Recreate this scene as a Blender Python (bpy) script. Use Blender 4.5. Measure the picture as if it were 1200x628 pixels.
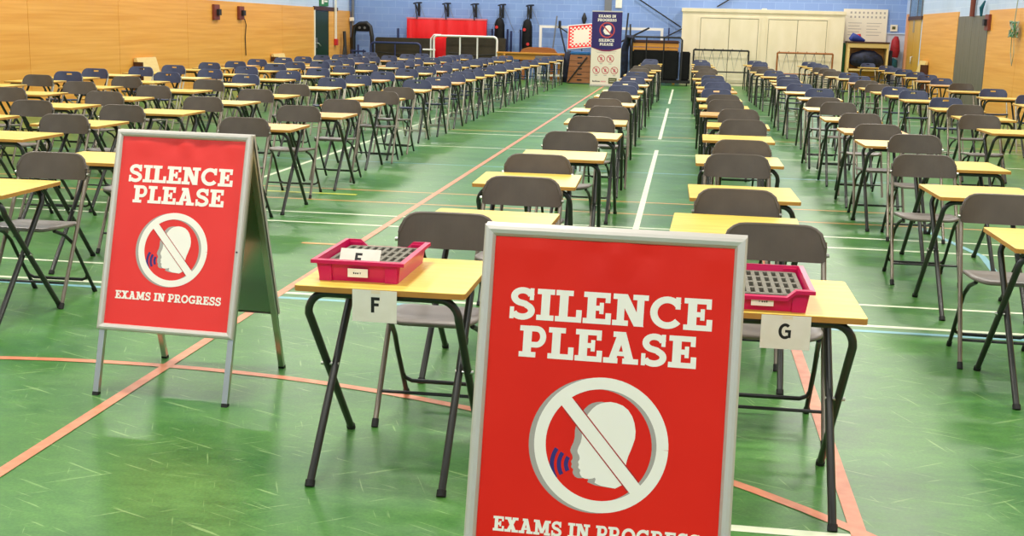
import bpy, bmesh, math, random
from mathutils import Vector, Matrix
scene = bpy.context.scene
for o in list(bpy.data.objects): bpy.data.objects.remove(o)
PI = math.pi
rnd = random.Random(11)
def srgb(r, g, b):
    f = lambda c: (c/255)/12.92 if c/255 <= .04045 else ((c/255+.055)/1.055)**2.4
    return (f(r), f(g), f(b), 1)

# ---------------------------------------------------------------- camera
cam_d = bpy.data.cameras.new('camera'); cam_d.lens = 42.21; cam_d.sensor_width = 36; cam_d.clip_end = 200
cam = bpy.data.objects.new('camera', cam_d); scene.collection.objects.link(cam)
FW = Vector((-0.13497529, 0.97123142, -0.19619173)); RT = Vector((0.98947412, 0.14254641, 0.02492967)); UP = Vector((-0.0521789, 0.19076175, 0.9802486))
M = Matrix(((RT.x, UP.x, -FW.x, 0), (RT.y, UP.y, -FW.y, 0), (RT.z, UP.z, -FW.z, 1.6011), (0, 0, 0, 1)))
cam.matrix_world = M
scene.camera = cam

# ---------------------------------------------------------------- light
world = bpy.data.worlds.new('hall_light'); scene.world = world; world.use_nodes = True
bg = world.node_tree.nodes['Background']; bg.inputs[0].default_value = (1, .97, .92, 1); bg.inputs[1].default_value = .2
scene.view_settings.view_transform = 'Standard'; scene.view_settings.look = 'None'
scene.view_settings.gamma = 1; scene.view_settings.use_curve_mapping = False
scene.view_settings.exposure = -0.1
LAMP_POWER = 275
for ly in (-2.6, 4.5, 11, 17.5, 24, 30.5, 36.5):  # row behind the camera is added fill for the sandwich board fronts
    for lx in (-8, -2.2, 3.6):
        ld = bpy.data.lights.new('ceiling_and_fill_lamp', 'AREA'); ld.shape = 'RECTANGLE'; ld.size = 1.3; ld.size_y = .6
        ld.energy = LAMP_POWER*(.95 if ly < 0 else 1); ld.color = (1, .95, .85)
        lo = bpy.data.objects.new('ceiling_and_fill_lamp', ld); lo.location = (lx, ly, 6.6); scene.collection.objects.link(lo)

# ---------------------------------------------------------------- materials
def mat(name, col, rough=.5, metal=0, spec=.5, coat=0):
    m = bpy.data.materials.new(name); m.use_nodes = True
    b = m.node_tree.nodes['Principled BSDF']
    b.inputs['Base Color'].default_value = col; b.inputs['Roughness'].default_value = rough
    b.inputs['Metallic'].default_value = metal; b.inputs['Specular IOR Level'].default_value = spec
    b.inputs['Coat Weight'].default_value = coat
    return m
def nodes(m): return m.node_tree.nodes, m.node_tree.links, m.node_tree.nodes['Principled BSDF']
def noisy(name, c1, c2, scale=(1, 1, 1), nscale=5, rough=.5, metal=0, detail=4, bump=0, lo=.35, hi=.65, spec=.5, coords='Object'):
    m = mat(name, c1, rough, metal, spec); N, L, b = nodes(m)
    tc = N.new('ShaderNodeTexCoord'); mp = N.new('ShaderNodeMapping'); mp.inputs['Scale'].default_value = scale
    nz = N.new('ShaderNodeTexNoise'); nz.inputs['Scale'].default_value = nscale; nz.inputs['Detail'].default_value = detail
    cr = N.new('ShaderNodeValToRGB'); cr.color_ramp.elements[0].position = lo; cr.color_ramp.elements[1].position = hi
    cr.color_ramp.elements[0].color = c1; cr.color_ramp.elements[1].color = c2
    L.new(tc.outputs[coords], mp.inputs[0]); L.new(mp.outputs[0], nz.inputs[0]); L.new(nz.outputs[0], cr.inputs[0]); L.new(cr.outputs[0], b.inputs['Base Color'])
    if bump:
        bp = N.new('ShaderNodeBump'); bp.inputs['Strength'].default_value = bump; bp.inputs['Distance'].default_value = .01
        L.new(nz.outputs[0], bp.inputs['Height']); L.new(bp.outputs[0], b.inputs['Normal'])
    return m
def brick(name, c1, c2, mortar, w=.44, h=.215, ms=.008, axis='x', rough=.55):
    m = mat(name, c1, rough); N, L, b = nodes(m)
    tc = N.new('ShaderNodeTexCoord'); sp = N.new('ShaderNodeSeparateXYZ'); cb = N.new('ShaderNodeCombineXYZ')
    L.new(tc.outputs['Object'], sp.inputs[0]); L.new(sp.outputs[0 if axis == 'x' else 1], cb.inputs[0]); L.new(sp.outputs[2], cb.inputs[1])
    br = N.new('ShaderNodeTexBrick'); br.inputs['Scale'].default_value = 1; br.inputs['Brick Width'].default_value = w; br.inputs['Row Height'].default_value = h
    br.inputs['Mortar Size'].default_value = ms; br.inputs['Mortar Smooth'].default_value = .4
    br.inputs['Color1'].default_value = c1; br.inputs['Color2'].default_value = c2; br.inputs['Mortar'].default_value = mortar
    L.new(cb.outputs[0], br.inputs[0])
    nz = N.new('ShaderNodeTexNoise'); nz.inputs['Scale'].default_value = .8; L.new(tc.outputs['Object'], nz.inputs[0])
    hs = N.new('ShaderNodeHueSaturation'); mr = N.new('ShaderNodeMapRange'); mr.inputs['To Min'].default_value = .88; mr.inputs['To Max'].default_value = 1.12
    L.new(nz.outputs[0], mr.inputs[0]); L.new(mr.outputs[0], hs.inputs['Value']); L.new(br.outputs[0], hs.inputs['Color']); L.new(hs.outputs[0], b.inputs['Base Color'])
    bp = N.new('ShaderNodeBump'); bp.invert = True; bp.inputs['Strength'].default_value = .3; bp.inputs['Distance'].default_value = .004
    L.new(br.outputs['Fac'], bp.inputs['Height']); L.new(bp.outputs[0], b.inputs['Normal'])
    return m
def floor_mat():
    m = mat('green_sports_floor', srgb(100, 165, 95), .34, 0, .32); N, L, b = nodes(m)
    tc = N.new('ShaderNodeTexCoord')
    def ns(scale, mscale=(1, 1, 1), det=5, rough=.6):
        mp = N.new('ShaderNodeMapping'); mp.inputs['Scale'].default_value = mscale; L.new(tc.outputs['Object'], mp.inputs[0])
        n = N.new('ShaderNodeTexNoise'); n.inputs['Scale'].default_value = scale; n.inputs['Detail'].default_value = det; n.inputs['Roughness'].default_value = rough
        L.new(mp.outputs[0], n.inputs[0]); return n
    big = ns(1.1, (1, 1.6, 1), 6); fine = ns(9, (1, 2.2, 1), 8, .7)
    cr = N.new('ShaderNodeValToRGB'); cr.color_ramp.elements[0].position = .3; cr.color_ramp.elements[1].position = .7
    cr.color_ramp.elements[0].color = FLOOR_A; cr.color_ramp.elements[1].color = FLOOR_B
    mx0 = N.new('ShaderNodeMath'); mx0.operation = 'MULTIPLY_ADD'; mx0.inputs[1].default_value = .55
    L.new(big.outputs[0], mx0.inputs[0])
    m2 = N.new('ShaderNodeMath'); m2.operation = 'MULTIPLY'; m2.inputs[1].default_value = .45; L.new(fine.outputs[0], m2.inputs[0]); L.new(m2.outputs[0], mx0.inputs[2])
    L.new(mx0.outputs[0], cr.inputs[0])
    # pale straight scuffs in several directions, and fine grain
    col = cr.outputs[0]
    for k, (ang, lo, amt) in enumerate(((.45, .66, .34), (-.6, .67, .30), (1.2, .68, .3), (.1, .69, .22))):
        rt = N.new('ShaderNodeMapping'); rt.inputs['Rotation'].default_value = (0, 0, ang); L.new(tc.outputs['Object'], rt.inputs[0])
        mp = N.new('ShaderNodeMapping'); mp.inputs['Scale'].default_value = (3.0, 60, 1); mp.inputs['Location'].default_value = (k*7.3, k*3.1, 0)
        L.new(rt.outputs[0], mp.inputs[0])
        n = N.new('ShaderNodeTexNoise'); n.inputs['Scale'].default_value = 1; n.inputs['Detail'].default_value = 2; L.new(mp.outputs[0], n.inputs[0])
        q = N.new('ShaderNodeValToRGB'); q.color_ramp.elements[0].position = lo; q.color_ramp.elements[1].position = lo+.05; L.new(n.outputs[0], q.inputs[0])
        m_ = N.new('ShaderNodeMath'); m_.operation = 'MULTIPLY'; m_.inputs[1].default_value = amt; L.new(q.outputs[0], m_.inputs[0])
        mx = N.new('ShaderNodeMixRGB'); L.new(m_.outputs[0], mx.inputs[0]); L.new(col, mx.inputs[1]); mx.inputs[2].default_value = srgb(190, 220, 150); col = mx.outputs[0]
    gr = ns(90, (1, 1, 1), 2); gm = N.new('ShaderNodeMapRange'); gm.inputs['From Min'].default_value = .3; gm.inputs['From Max'].default_value = .7; gm.inputs['To Min'].default_value = .8; gm.inputs['To Max'].default_value = 1.2; L.new(gr.outputs[0], gm.inputs[0])
    mix = N.new('ShaderNodeMixRGB'); mix.blend_type = 'MULTIPLY'; mix.inputs[0].default_value = .8; L.new(col, mix.inputs[1]); L.new(gm.outputs[0], mix.inputs[2])
    L.new(mix.outputs[0], b.inputs['Base Color'])
    rr = N.new('ShaderNodeMapRange'); rr.inputs['To Min'].default_value = .22; rr.inputs['To Max'].default_value = .44; L.new(fine.outputs[0], rr.inputs[0]); L.new(rr.outputs[0], b.inputs['Roughness'])
    return m
def wood(name, c1, c2, axis='y', rough=.4, sc=1):
    s = {'y': (3*sc, .35*sc, 14*sc), 'x': (.35*sc, 3*sc, 14*sc), 'z': (14*sc, 14*sc, .5*sc), 'top': (1.2*sc, 16*sc, 3)}[axis]
    return noisy(name, c1, c2, s, 1.3, rough, 0, 6, .05, .3, .7)
FLOOR_A = srgb(28, 90, 36); FLOOR_B = srgb(98, 150, 72)
MT = dict(
 floor=floor_mat(),
 blue_wall=brick('blue_painted_block', srgb(122, 150, 205), srgb(128, 157, 210), srgb(150, 176, 220)),
 pale_wall=brick('pale_blue_painted_block', srgb(182, 200, 226), srgb(188, 205, 228), srgb(200, 214, 234), axis='y'),
 white_wall=brick('white_painted_block', srgb(196, 196, 205), srgb(200, 200, 208), srgb(206, 206, 214)),
 orange_wood=wood('orange_wood_cladding', srgb(222, 152, 58), srgb(238, 176, 84), 'y'),
 grey_door=noisy('grey_laminate_door', srgb(96, 92, 78), srgb(112, 106, 90), (1, 6, .3), 2, .5),
 aluminium=mat('satin_aluminium', srgb(200, 196, 188), .42, .35),
 alu_sheet=mat('aluminium_back_sheet', srgb(150, 160, 150), .16, .95),
 alu_leg=mat('brushed_aluminium_leg', srgb(190, 188, 184), .28, .95),
 red_poster=noisy('red_poster_print', srgb(222, 26, 4), srgb(230, 34, 8), (1, 1, 1), 2.2, .5, 0, 3, 0, spec=.25),
 red_poster2=noisy('red_poster_print_lighter', srgb(228, 44, 38), srgb(234, 52, 46), (1, 1, 1), 2.2, .45, 0, 3, 0, spec=.4),
 ink_white=mat('cream_white_print', srgb(246, 240, 228), .45), ink_grey=mat('grey_print', srgb(168, 160, 152), .45), ink_navy=mat('navy_print', srgb(40, 26, 110), .45),
 ink_black=mat('black_print', srgb(20, 18, 18), .5), ink_line=mat('dark_red_print', srgb(170, 20, 14), .45),
 paper=noisy('white_paper', srgb(232, 228, 212), srgb(240, 237, 224), (1, 1, 1), 12, .7),
 magenta=mat('magenta_tray_plastic', srgb(204, 10, 84), .3, 0, .5), insert=noisy('grey_foam', srgb(112, 108, 96), srgb(126, 122, 108), (1, 1, 1), 40, .8), slot=mat('dark_slot', srgb(24, 23, 20), .8),
 desk_top=noisy('yellow_beech_laminate', srgb(222, 188, 72), srgb(232, 204, 92), (2, 20, 2), 1.6, .38, 0, 5, 0),
 desk_top_tan=noisy('tan_beech_laminate', srgb(214, 160, 84), srgb(226, 178, 102), (2, 20, 2), 1.6, .38, 0, 5, 0),
 desk_top_pale=noisy('pale_beech_laminate', srgb(232, 208, 118), srgb(240, 220, 138), (2, 20, 2), 1.6, .38, 0, 5, 0),
 desk_edge=noisy('beech_edge', srgb(176, 122, 52), srgb(190, 138, 62), (1, 1, 1), 6, .5), desk_under=mat('brown_underside', srgb(80, 62, 42), .6),
 desk_frame=mat('dark_grey_frame_paint', srgb(48, 50, 47), .32, .2), rubber=mat('black_rubber', srgb(24, 24, 24), .7),
 chair_brown=noisy('brown_grey_plastic', srgb(80, 71, 63), srgb(90, 80, 70), (1, 1, 1), 6, .40, spec=.4), chair_blue=noisy('navy_plastic', srgb(54, 61, 90), srgb(64, 72, 102), (1, 1, 1), 6, .45),
 seat_brown=noisy('brown_grey_seat_plastic', srgb(112, 104, 98), srgb(124, 116, 108), (1, 1, 1), 5, .38),
 chair_tube=mat('grey_brown_tube_paint', srgb(128, 120, 108), .3, .55), chair_tube_pale=mat('pale_grey_tube_paint', srgb(176, 172, 156), .35, .3), dark_tube=mat('dark_tube_paint', srgb(44, 44, 44), .35, .3),
 rivet=mat('steel_rivet', srgb(190, 188, 180), .3, .9),
 line_red=noisy('salmon_court_line', srgb(214, 128, 92), srgb(226, 146, 108), (1, 1, 1), 14, .4), line_white=noisy('cream_court_line', srgb(214, 224, 190), srgb(228, 234, 204), (1, 1, 1), 14, .4),
 line_blue=mat('pale_blue_court_line', srgb(120, 180, 190), .4), line_orange=noisy('orange_court_line', srgb(206, 150, 84), srgb(216, 160, 92), (1, 1, 1), 14, .4), line_yellow=mat('yellow_court_line', srgb(214, 216, 90), .4),
 line_dim=mat('faint_pale_court_line', srgb(150, 190, 140), .4),
 cupboard=noisy('cream_painted_board', srgb(232, 218, 184), srgb(240, 226, 196), (1, 1, .4), 3, .5), cupboard_line=mat('shadow_gap_paint', srgb(140, 132, 104), .7),
 black=mat('black_paint', srgb(22, 22, 24), .5), black_cloth=noisy('black_vinyl', srgb(8, 8, 10), srgb(18, 17, 16), (1, 1, 1), 8, .6, spec=.2), brown_vinyl=noisy('dark_brown_vinyl', srgb(44, 38, 26), srgb(56, 48, 33), (1, 1, 1), 3, .55, spec=.25),
 navy_metal=mat('navy_paint', srgb(38, 48, 92), .4), white_metal=mat('white_paint', srgb(232, 228, 222), .4), red_vinyl=noisy('red_vinyl', srgb(232, 12, 22), srgb(240, 18, 28), (3, 1, .5), 4, .38, bump=.3),
 brown_wood=wood('brown_varnished_wood', srgb(140, 80, 28), srgb(168, 102, 40), 'x'), honey_wood=wood('honey_wood', srgb(196, 132, 40), srgb(212, 150, 56), 'x'), pale_wood=wood('pale_plywood', srgb(228, 196, 120), srgb(236, 206, 134), 'x'),
 dark_wood=mat('dark_wood', srgb(70, 36, 18), .5), yellow_door=wood('yellow_wood_door', srgb(196, 150, 52), srgb(210, 166, 66), 'z'), green_door=mat('dark_green_door', srgb(14, 48, 18), .4),
 pink_trim=mat('pale_orange_trim', srgb(226, 160, 112), .5), cream=mat('cream_paint', srgb(238, 232, 216), .5), blue_vinyl=mat('blue_vinyl', srgb(40, 110, 170), .4), navy_cloth=noisy('navy_cloth', srgb(10, 12, 26), srgb(30, 38, 66), (1, 1, 1), 9, .7),
 banner_navy=mat('banner_navy_print', srgb(34, 20, 96), .4), banner_cream=mat('banner_cream_print', srgb(234, 224, 204), .5), banner_red=mat('banner_red_print', srgb(190, 70, 74), .5), banner_plum=mat('banner_plum_print', srgb(130, 34, 74), .5), olive=mat('olive_print', srgb(84, 84, 38), .5),
 grey_metal=mat('grey_metal', srgb(120, 122, 126), .4, .5), red_cloth=noisy('red_cloth', srgb(130, 14, 28), srgb(160, 24, 38), (1, 1, 1), 9, .7), teal_cloth=noisy('teal_cloth', srgb(16, 84, 104), srgb(26, 104, 124), (1, 1, 1), 9, .7), green_cloth=mat('green_cloth', srgb(18, 92, 50), .7),
 red_plastic=mat('red_plastic', srgb(200, 40, 40), .4), rust=mat('rust_brown_paint', srgb(120, 52, 34), .5), exit_green=mat('exit_sign_green', srgb(44, 120, 64), .5), net=mat('pale_net_cord', srgb(150, 160, 140), .7), glass=mat('glass', (.8, .9, .9, 1), .05),
 pink_print=mat('pink_print', srgb(214, 120, 130), .5), blue_cloth=mat('blue_cloth', srgb(30, 50, 130), .6),
)
MT['glass'].node_tree.nodes['Principled BSDF'].inputs['Transmission Weight'].default_value = 1

# ---------------------------------------------------------------- mesh builder
class MB:
    def __init__(s): s.v = []; s.f = []; s.m = []; s.sm = []
    def add(s, vs, fs, mi=0, smooth=False, T=None):
        k = len(s.v)
        s.v += [tuple(T @ Vector(p)) for p in vs] if T is not None else [tuple(p) for p in vs]
        for f in fs: s.f.append([i+k for i in f]); s.m.append(mi); s.sm.append(smooth)
        return s
    def box(s, x0, x1, y0, y1, z0, z1, mi=0, bev=0, T=None):
        if bev:
            bm = bmesh.new(); bmesh.ops.create_cube(bm, size=1)
            for v in bm.verts: v.co = Vector(((x0+x1)/2+v.co.x*(x1-x0), (y0+y1)/2+v.co.y*(y1-y0), (z0+z1)/2+v.co.z*(z1-z0)))
            bmesh.ops.bevel(bm, geom=list(bm.edges), offset=bev, segments=2, affect='EDGES', clamp_overlap=True)
            bm.verts.index_update()
            s.add([v.co.copy() for v in bm.verts], [[v.index for v in f.verts] for f in bm.faces], mi, False, T); bm.free(); return s
        vs = [(x, y, z) for z in (z0, z1) for y in (y0, y1) for x in (x0, x1)]
        return s.add(vs, [(0, 2, 3, 1), (4, 5, 7, 6), (0, 1, 5, 4), (2, 6, 7, 3), (0, 4, 6, 2), (1, 3, 7, 5)], mi, False, T)
    def tube(s, pts, r, n=8, mi=0, closed=False, cap=True, T=None, flat=1):
        pts = [Vector(p) for p in pts]; N = len(pts); rs = r if isinstance(r, (list, tuple)) else [r]*N
        vs = []; fs = []; ref = None
        for i, p in enumerate(pts):
            a = pts[(i-1) % N] if (closed or i) else p; b = pts[(i+1) % N] if (closed or i < N-1) else p
            t = (b-a).normalized()
            if ref is None: ref = t.orthogonal().normalized() if abs(t.z) > .9 else Vector((0, 0, 1)).cross(t).normalized()
            ref = (ref-t*ref.dot(t)).normalized(); w = t.cross(ref)
            k = 1.0
            if 0 < i < N-1 or closed:
                c = (p-a).normalized().dot((b-p).normalized()); k = 1/max(.5, math.sqrt((1+c)/2))
            for j in range(n):
                A = 2*PI*(j+.5)/n; vs.append(p+(ref*math.cos(A)+w*math.sin(A)*flat)*rs[i]*(k if k < 1.1 else 1.05))
        R = N if closed else N-1
        for i in range(R):
            for j in range(n):
                a = i*n+j; b = i*n+(j+1) % n; c = ((i+1) % N)*n+(j+1) % n; d = ((i+1) % N)*n+j
                fs.append((a, b, c, d))
        s.add(vs, fs, mi, n > 4, T)
        if cap and not closed: s.add(vs[:n], [list(range(n))[::-1]], mi, False, T); s.add(vs[-n:], [list(range(n))], mi, False, T)
        return s
    def cyl(s, p0, p1, r, n=16, mi=0, r2=None): return s.tube([p0, p1], [r, r if r2 is None else r2], n, mi)
    def prism(s, poly, h0, h1, fn=None, mi=0):
        """polygon in (a,b), thickness h0..h1; fn maps (a,b,h)->xyz"""
        fn = fn or (lambda a, b, h: (a, b, h))
        n = len(poly); vs = [fn(a, b, h0) for a, b in poly]+[fn(a, b, h1) for a, b in poly]
        s.add(vs, [list(range(n))[::-1], list(range(n, 2*n))]+[(i, (i+1) % n, n+(i+1) % n, n+i) for i in range(n)], mi)
        return s
    def loft(s, rings, mi=0, smooth=True, cap=True):
        n = len(rings[0]); vs = [p for r in rings for p in r]; fs = []
        for i in range(len(rings)-1):
            for j in range(n): fs.append((i*n+j, i*n+(j+1) % n, (i+1)*n+(j+1) % n, (i+1)*n+j))
        s.add(vs, fs, mi, smooth)
        if cap: s.add(rings[0], [list(range(n))[::-1]], mi); s.add(rings[-1], [list(range(n))], mi)
        return s
    def build(s, name, mats, parent=None, loc=None, rz=0):
        me = bpy.data.meshes.new(name); me.from_pydata(s.v, [], s.f)
        for m in (mats if isinstance(mats, (list, tuple)) else [mats]): me.materials.append(MT[m])
        for p, mi, sm in zip(me.polygons, s.m, s.sm): p.material_index = mi; p.use_smooth = sm
        bm = bmesh.new(); bm.from_mesh(me); bmesh.ops.recalc_face_normals(bm, faces=bm.faces); 
        big = [f for f in bm.faces if len(f.verts) > 4]
        if big: bmesh.ops.triangulate(bm, faces=big)
        bm.to_mesh(me); bm.free(); me.update()
        o = bpy.data.objects.new(name, me); scene.collection.objects.link(o)
        if parent: o.parent = parent
        if loc: o.location = loc
        o.rotation_euler[2] = rz
        return o
def tag(o, label=None, cat=None, group=None, kind=None):
    if label: o['label'] = label
    if cat: o['category'] = cat
    if group: o['group'] = group
    if kind: o['kind'] = kind
    return o
def thing(name, label, cat, loc=(0, 0, 0), rz=0, group=None):
    o = bpy.data.objects.new(name, None); scene.collection.objects.link(o); o.location = loc; o.rotation_euler[2] = rz
    o.empty_display_size = .1
    return tag(o, label, cat, group)
def struct(name, mb, m, parent=None):
    o = mb.build(name, m, parent)
    if not parent: o['kind'] = 'structure'
    return o
def kids(o): return [c for c in bpy.data.objects if c.parent == o]
def recentre(o):
    """move a one-mesh thing's origin to the centre of its base"""
    vs = o.data.vertices; xs = [v.co.x for v in vs]; ys = [v.co.y for v in vs]; zs = [v.co.z for v in vs]
    c = Vector(((min(xs)+max(xs))/2, (min(ys)+max(ys))/2, min(zs)))
    for v in vs: v.co -= c
    o.location = c; return o
def arc(cx, cy, r, a0, a1, n): return [(cx+r*math.cos(math.radians(a0+(a1-a0)*i/n)), cy+r*math.sin(math.radians(a0+(a1-a0)*i/n))) for i in range(n+1)]
def ribbon(pts, w, widths=None):
    """list of quads covering a stroke of width w along 2-D pts"""
    out = []; L = []
    for i, p in enumerate(pts):
        a = pts[max(0, i-1)]; b = pts[min(len(pts)-1, i+1)]; dx, dy = b[0]-a[0], b[1]-a[1]; l = math.hypot(dx, dy) or 1
        ww = (widths[i] if widths else w)/2; nx, ny = -dy/l*ww, dx/l*ww
        L.append(((p[0]+nx, p[1]+ny), (p[0]-nx, p[1]-ny)))
    for i in range(len(L)-1): out.append([L[i][0], L[i+1][0], L[i+1][1], L[i][1]])
    return out
# slab-serif capitals, cap height 1: (width, [polygons])
def R_(x0, x1, y0, y1): return [(x0, y0), (x1, y0), (x1, y1), (x0, y1)]
S_, T_ = .25, .17
def ell(cx, cy, rx, ry, a0, a1, n=18): return [(cx+rx*math.cos(math.radians(a0+(a1-a0)*i/n)), cy+ry*math.sin(math.radians(a0+(a1-a0)*i/n))) for i in range(n+1)]
GL = {
 'I': (.5, [R_(.125, .375, 0, 1), R_(0, .5, 0, T_), R_(0, .5, 1-T_, 1)]),
 'L': (.76, [R_(.11, .36, 0, 1), R_(0, .76, 0, T_), R_(0, .5, 1-T_, 1), R_(.6, .76, 0, .4)]),
 'E': (.8, [R_(.11, .36, 0, 1), R_(0, .8, 0, T_), R_(0, .76, 1-T_, 1), R_(.64, .8, 0, .36), R_(.62, .76, .68, 1), R_(.3, .54, .42, .58), R_(.46, .58, .32, .68)]),
 'F': (.76, [R_(.11, .36, 0, 1), R_(0, .5, 0, T_), R_(0, .76, 1-T_, 1), R_(.62, .76, .66, 1), R_(.3, .54, .42, .58)]),
 'N': (1.0, [R_(.12, .33, 0, 1), R_(.68, .88, 0, 1), R_(0, .45, 0, T_), R_(0, .35, 1-T_, 1), R_(.56, 1.0, 1-T_, 1), [(.1, 1), (.4, 1), (.9, 0), (.62, 0)]]),
 'P': (.82, [R_(.11, .36, 0, 1), R_(0, .5, 0, T_), R_(0, .45, 1-T_, 1)]+ribbon([(.3, .915), (.5, .915)]+ell(.5, .66, .2, .255, 90, -90)+[(.3, .405)], .18)),
 'A': (1.02, [[(.4, 1), (.62, 1), (.34, 0), (.12, 0)], [(.4, 1), (.62, 1), (.92, 0), (.66, 0)], R_(.28, .76, .24, .38), R_(0, .42, 0, T_), R_(.56, 1.02, 0, T_), R_(.26, .6, 1-T_, 1)]),
 'S': (.78, ribbon(ell(.4, .72, .25, .2, 12, 250, 16)+[(.48, .49)]+ell(.4, .275, .27, .2, 60, -160, 16), .2)+[R_(.6, .72, .62, 1), R_(.04, .16, 0, .38)]),
 'C': (.92, ribbon(ell(.5, .5, .38, .405, 38, 322, 26), .21)+[R_(.72, .86, .62, 1)]),
 'X': (.98, [[(.1, 1), (.4, 1), (.88, 0), (.58, 0)], [(.6, 1), (.86, 1), (.38, 0), (.1, 0)], R_(0, .44, 0, T_), R_(.52, .98, 0, T_), R_(0, .46, 1-T_, 1), R_(.54, .96, 1-T_, 1)]),
 'M': (1.2, [R_(.12, .32, 0, 1), R_(.86, 1.08, 0, 1), R_(0, .44, 0, T_), R_(.76, 1.2, 0, T_), R_(0, .3, 1-T_, 1), R_(.9, 1.2, 1-T_, 1), [(.12, 1), (.4, 1), (.7, .12), (.5, .12)], [(.8, 1), (1.08, 1), (.7, .12), (.5, .12)]]),
 'R': (.92, [R_(.11, .36, 0, 1), R_(0, .46, 0, T_), R_(0, .45, 1-T_, 1), [(.4, .44), (.64, .44), (.84, 0), (.58, 0)], R_(.66, .92, 0, T_)]+ribbon([(.3, .915), (.5, .915)]+ell(.5, .67, .2, .245, 90, -90)+[(.3, .425)], .18)),
 'O': (.96, ribbon(ell(.48, .5, .37, .4, 0, 360, 30), .21)),
 'G': (.98, ribbon(ell(.5, .5, .38, .405, 38, 335, 26), .21)+[R_(.72, .86, .66, 1), R_(.66, .9, .06, .46), R_(.5, .98, .36, .5)]),
 ' ': (.35, []),
}
def chaikin(P, n=1):
    for _ in range(n):
        P = [q for i in range(len(P)) for a, b in ((P[i], P[(i+1) % len(P)]),) for q in ((.75*a[0]+.25*b[0], .75*a[1]+.25*b[1]), (.25*a[0]+.75*b[0], .25*a[1]+.75*b[1]))]
    return P
def text_polys(txt, width, height, cx, y0):
    adv = .04; W = sum(GL[c][0]+adv for c in txt)-adv; sx = width/W; x = cx-width/2; out = []
    for c in txt:
        for P in GL[c][1]: out.append([(x+a*sx, y0+b*height) for a, b in P])
        x += (GL[c][0]+adv)*sx
    return out

# ---------------------------------------------------------------- the hall
XL, XR, YB, YF, HH = -11.0, 6.6, 39.0, -4.0, 7.0
fl = struct('floor', MB().box(XL-.2, XR+.2, YF, YB+.2, -.1, 0), 'floor')
def line(pts, m, w=.05, z=.0012, name='court_line'):
    mb = MB(); q = ribbon(pts, w)
    for Q in q:
        if len(q) == 1 or True: mb.add([(a, b, z) for a, b in Q], [(0, 1, 2, 3)])
    o = mb.build(name, m, fl)
    return o
line([(-2.345, 2.4), (-2.345, 35.5)], 'line_red', .052, .0030)
line([(-4.33, 9.9), (-4.33, 36.5)], 'line_white', .05, .0018)
line([(.64, 2.6), (.64, 9.3)], 'line_red', .055, .0030)
line([(-2.5+4.38*math.cos(math.radians(a)), .789+4.38*math.sin(math.radians(a))) for a in range(20, 161, 3)], 'line_red', .05, .0024)
for y0, y1 in ((9.3, 16.6), (18.3, 25.9), (27.6, 34.6)): line([(-.343, y0), (-.343, y1)], 'line_white', .052, .0018)
line([(.1, 3.79), (3.4, 3.79)], 'line_white', .05)
for y, m, x0, x1, w in ((6.81, 'line_white', -9, 6.4, .05), (6.68, 'line_blue', -9, 6.4, .05), (7.36, 'line_white', 1.0, 6.4, .04), (7.36, 'line_white', -9, -3.2, .04), (9.37, 'line_white', -9, 6.4, .045), (9.88, 'line_white', -9, 6.4, .045),
                        (10.64, 'line_orange', -9, 6.4, .045), (11.4, 'line_orange', -9, 6.4, .045), (13.85, 'line_blue', -9, 6.4, .04), (16.0, 'line_white', -4.3, 6.4, .045), (18.1, 'line_white', -9, 6.4, .05), (18.7, 'line_orange', -9, 6.4, .05),
                        (21.0, 'line_dim', -9, 6.4, .05), (23.2, 'line_white', -9, 6.4, .06), (24.4, 'line_white', -9, 6.4, .06), (26.2, 'line_dim', -9, 6.4, .06), (29.5, 'line_white', -9, 6.4, .06)):
    line([(x0, y), (x1, y)], m, w)
line([(-4.2, 11.05), (-3.05, 11.05)], 'line_yellow', .06, .0022)
line([(-2.75, 8.45), (-1.9, 8.45)], 'line_orange', .05, .0022)
line([(2.05, 10.6), (2.28, 9.3), (2.22, 8.68), (2.4, 8.0)], 'line_blue', .05, .0022)
struct('wall_back', MB().box(XL-.2, XR+.2, YB, YB+.2, 1.72, HH), 'blue_wall')
lw = MB().box(XL-.2, XR+.2, YB, YB+.2, 0, 1.72, 0)
struct('trim_1', MB().box(XL-.2, 4.6, YB-.001, YB+.2, 0, 1.72), 'blue_wall')
struct('trim_2', MB().box(4.6, XR+.2, YB-.001, YB+.2, 0, 1.72), 'white_wall')
struct('wall_left', MB().box(XL-.2, XL, YF, YB+.2, 0, HH), 'pale_wall')
wr = MB(); wr.box(XR, XR+.2, YF, YB+.2, 0, HH); struct('wall_right', wr, 'pale_wall')
struct('wall_front', MB().box(XL-.2, XR+.2, YF-.2, YF, 0, HH), 'pale_wall')
# orange wood cladding with joints, left
mb = MB(); ys = [YF, .0, 3.0, 6.2, 9.4, 12.7, 16.0, 19.2, 22.5, 25.8, 29.1, 32.2, 35.05]
for a, b in zip(ys[:-1], ys[1:]): mb.box(XL, XL+.03, a+.006, b-.006, 0, 2.05)
mb.box(XL, XL+.03, 37.55, YB-.02, 0, 2.0)
struct('trim_3', mb, 'orange_wood')
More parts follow.
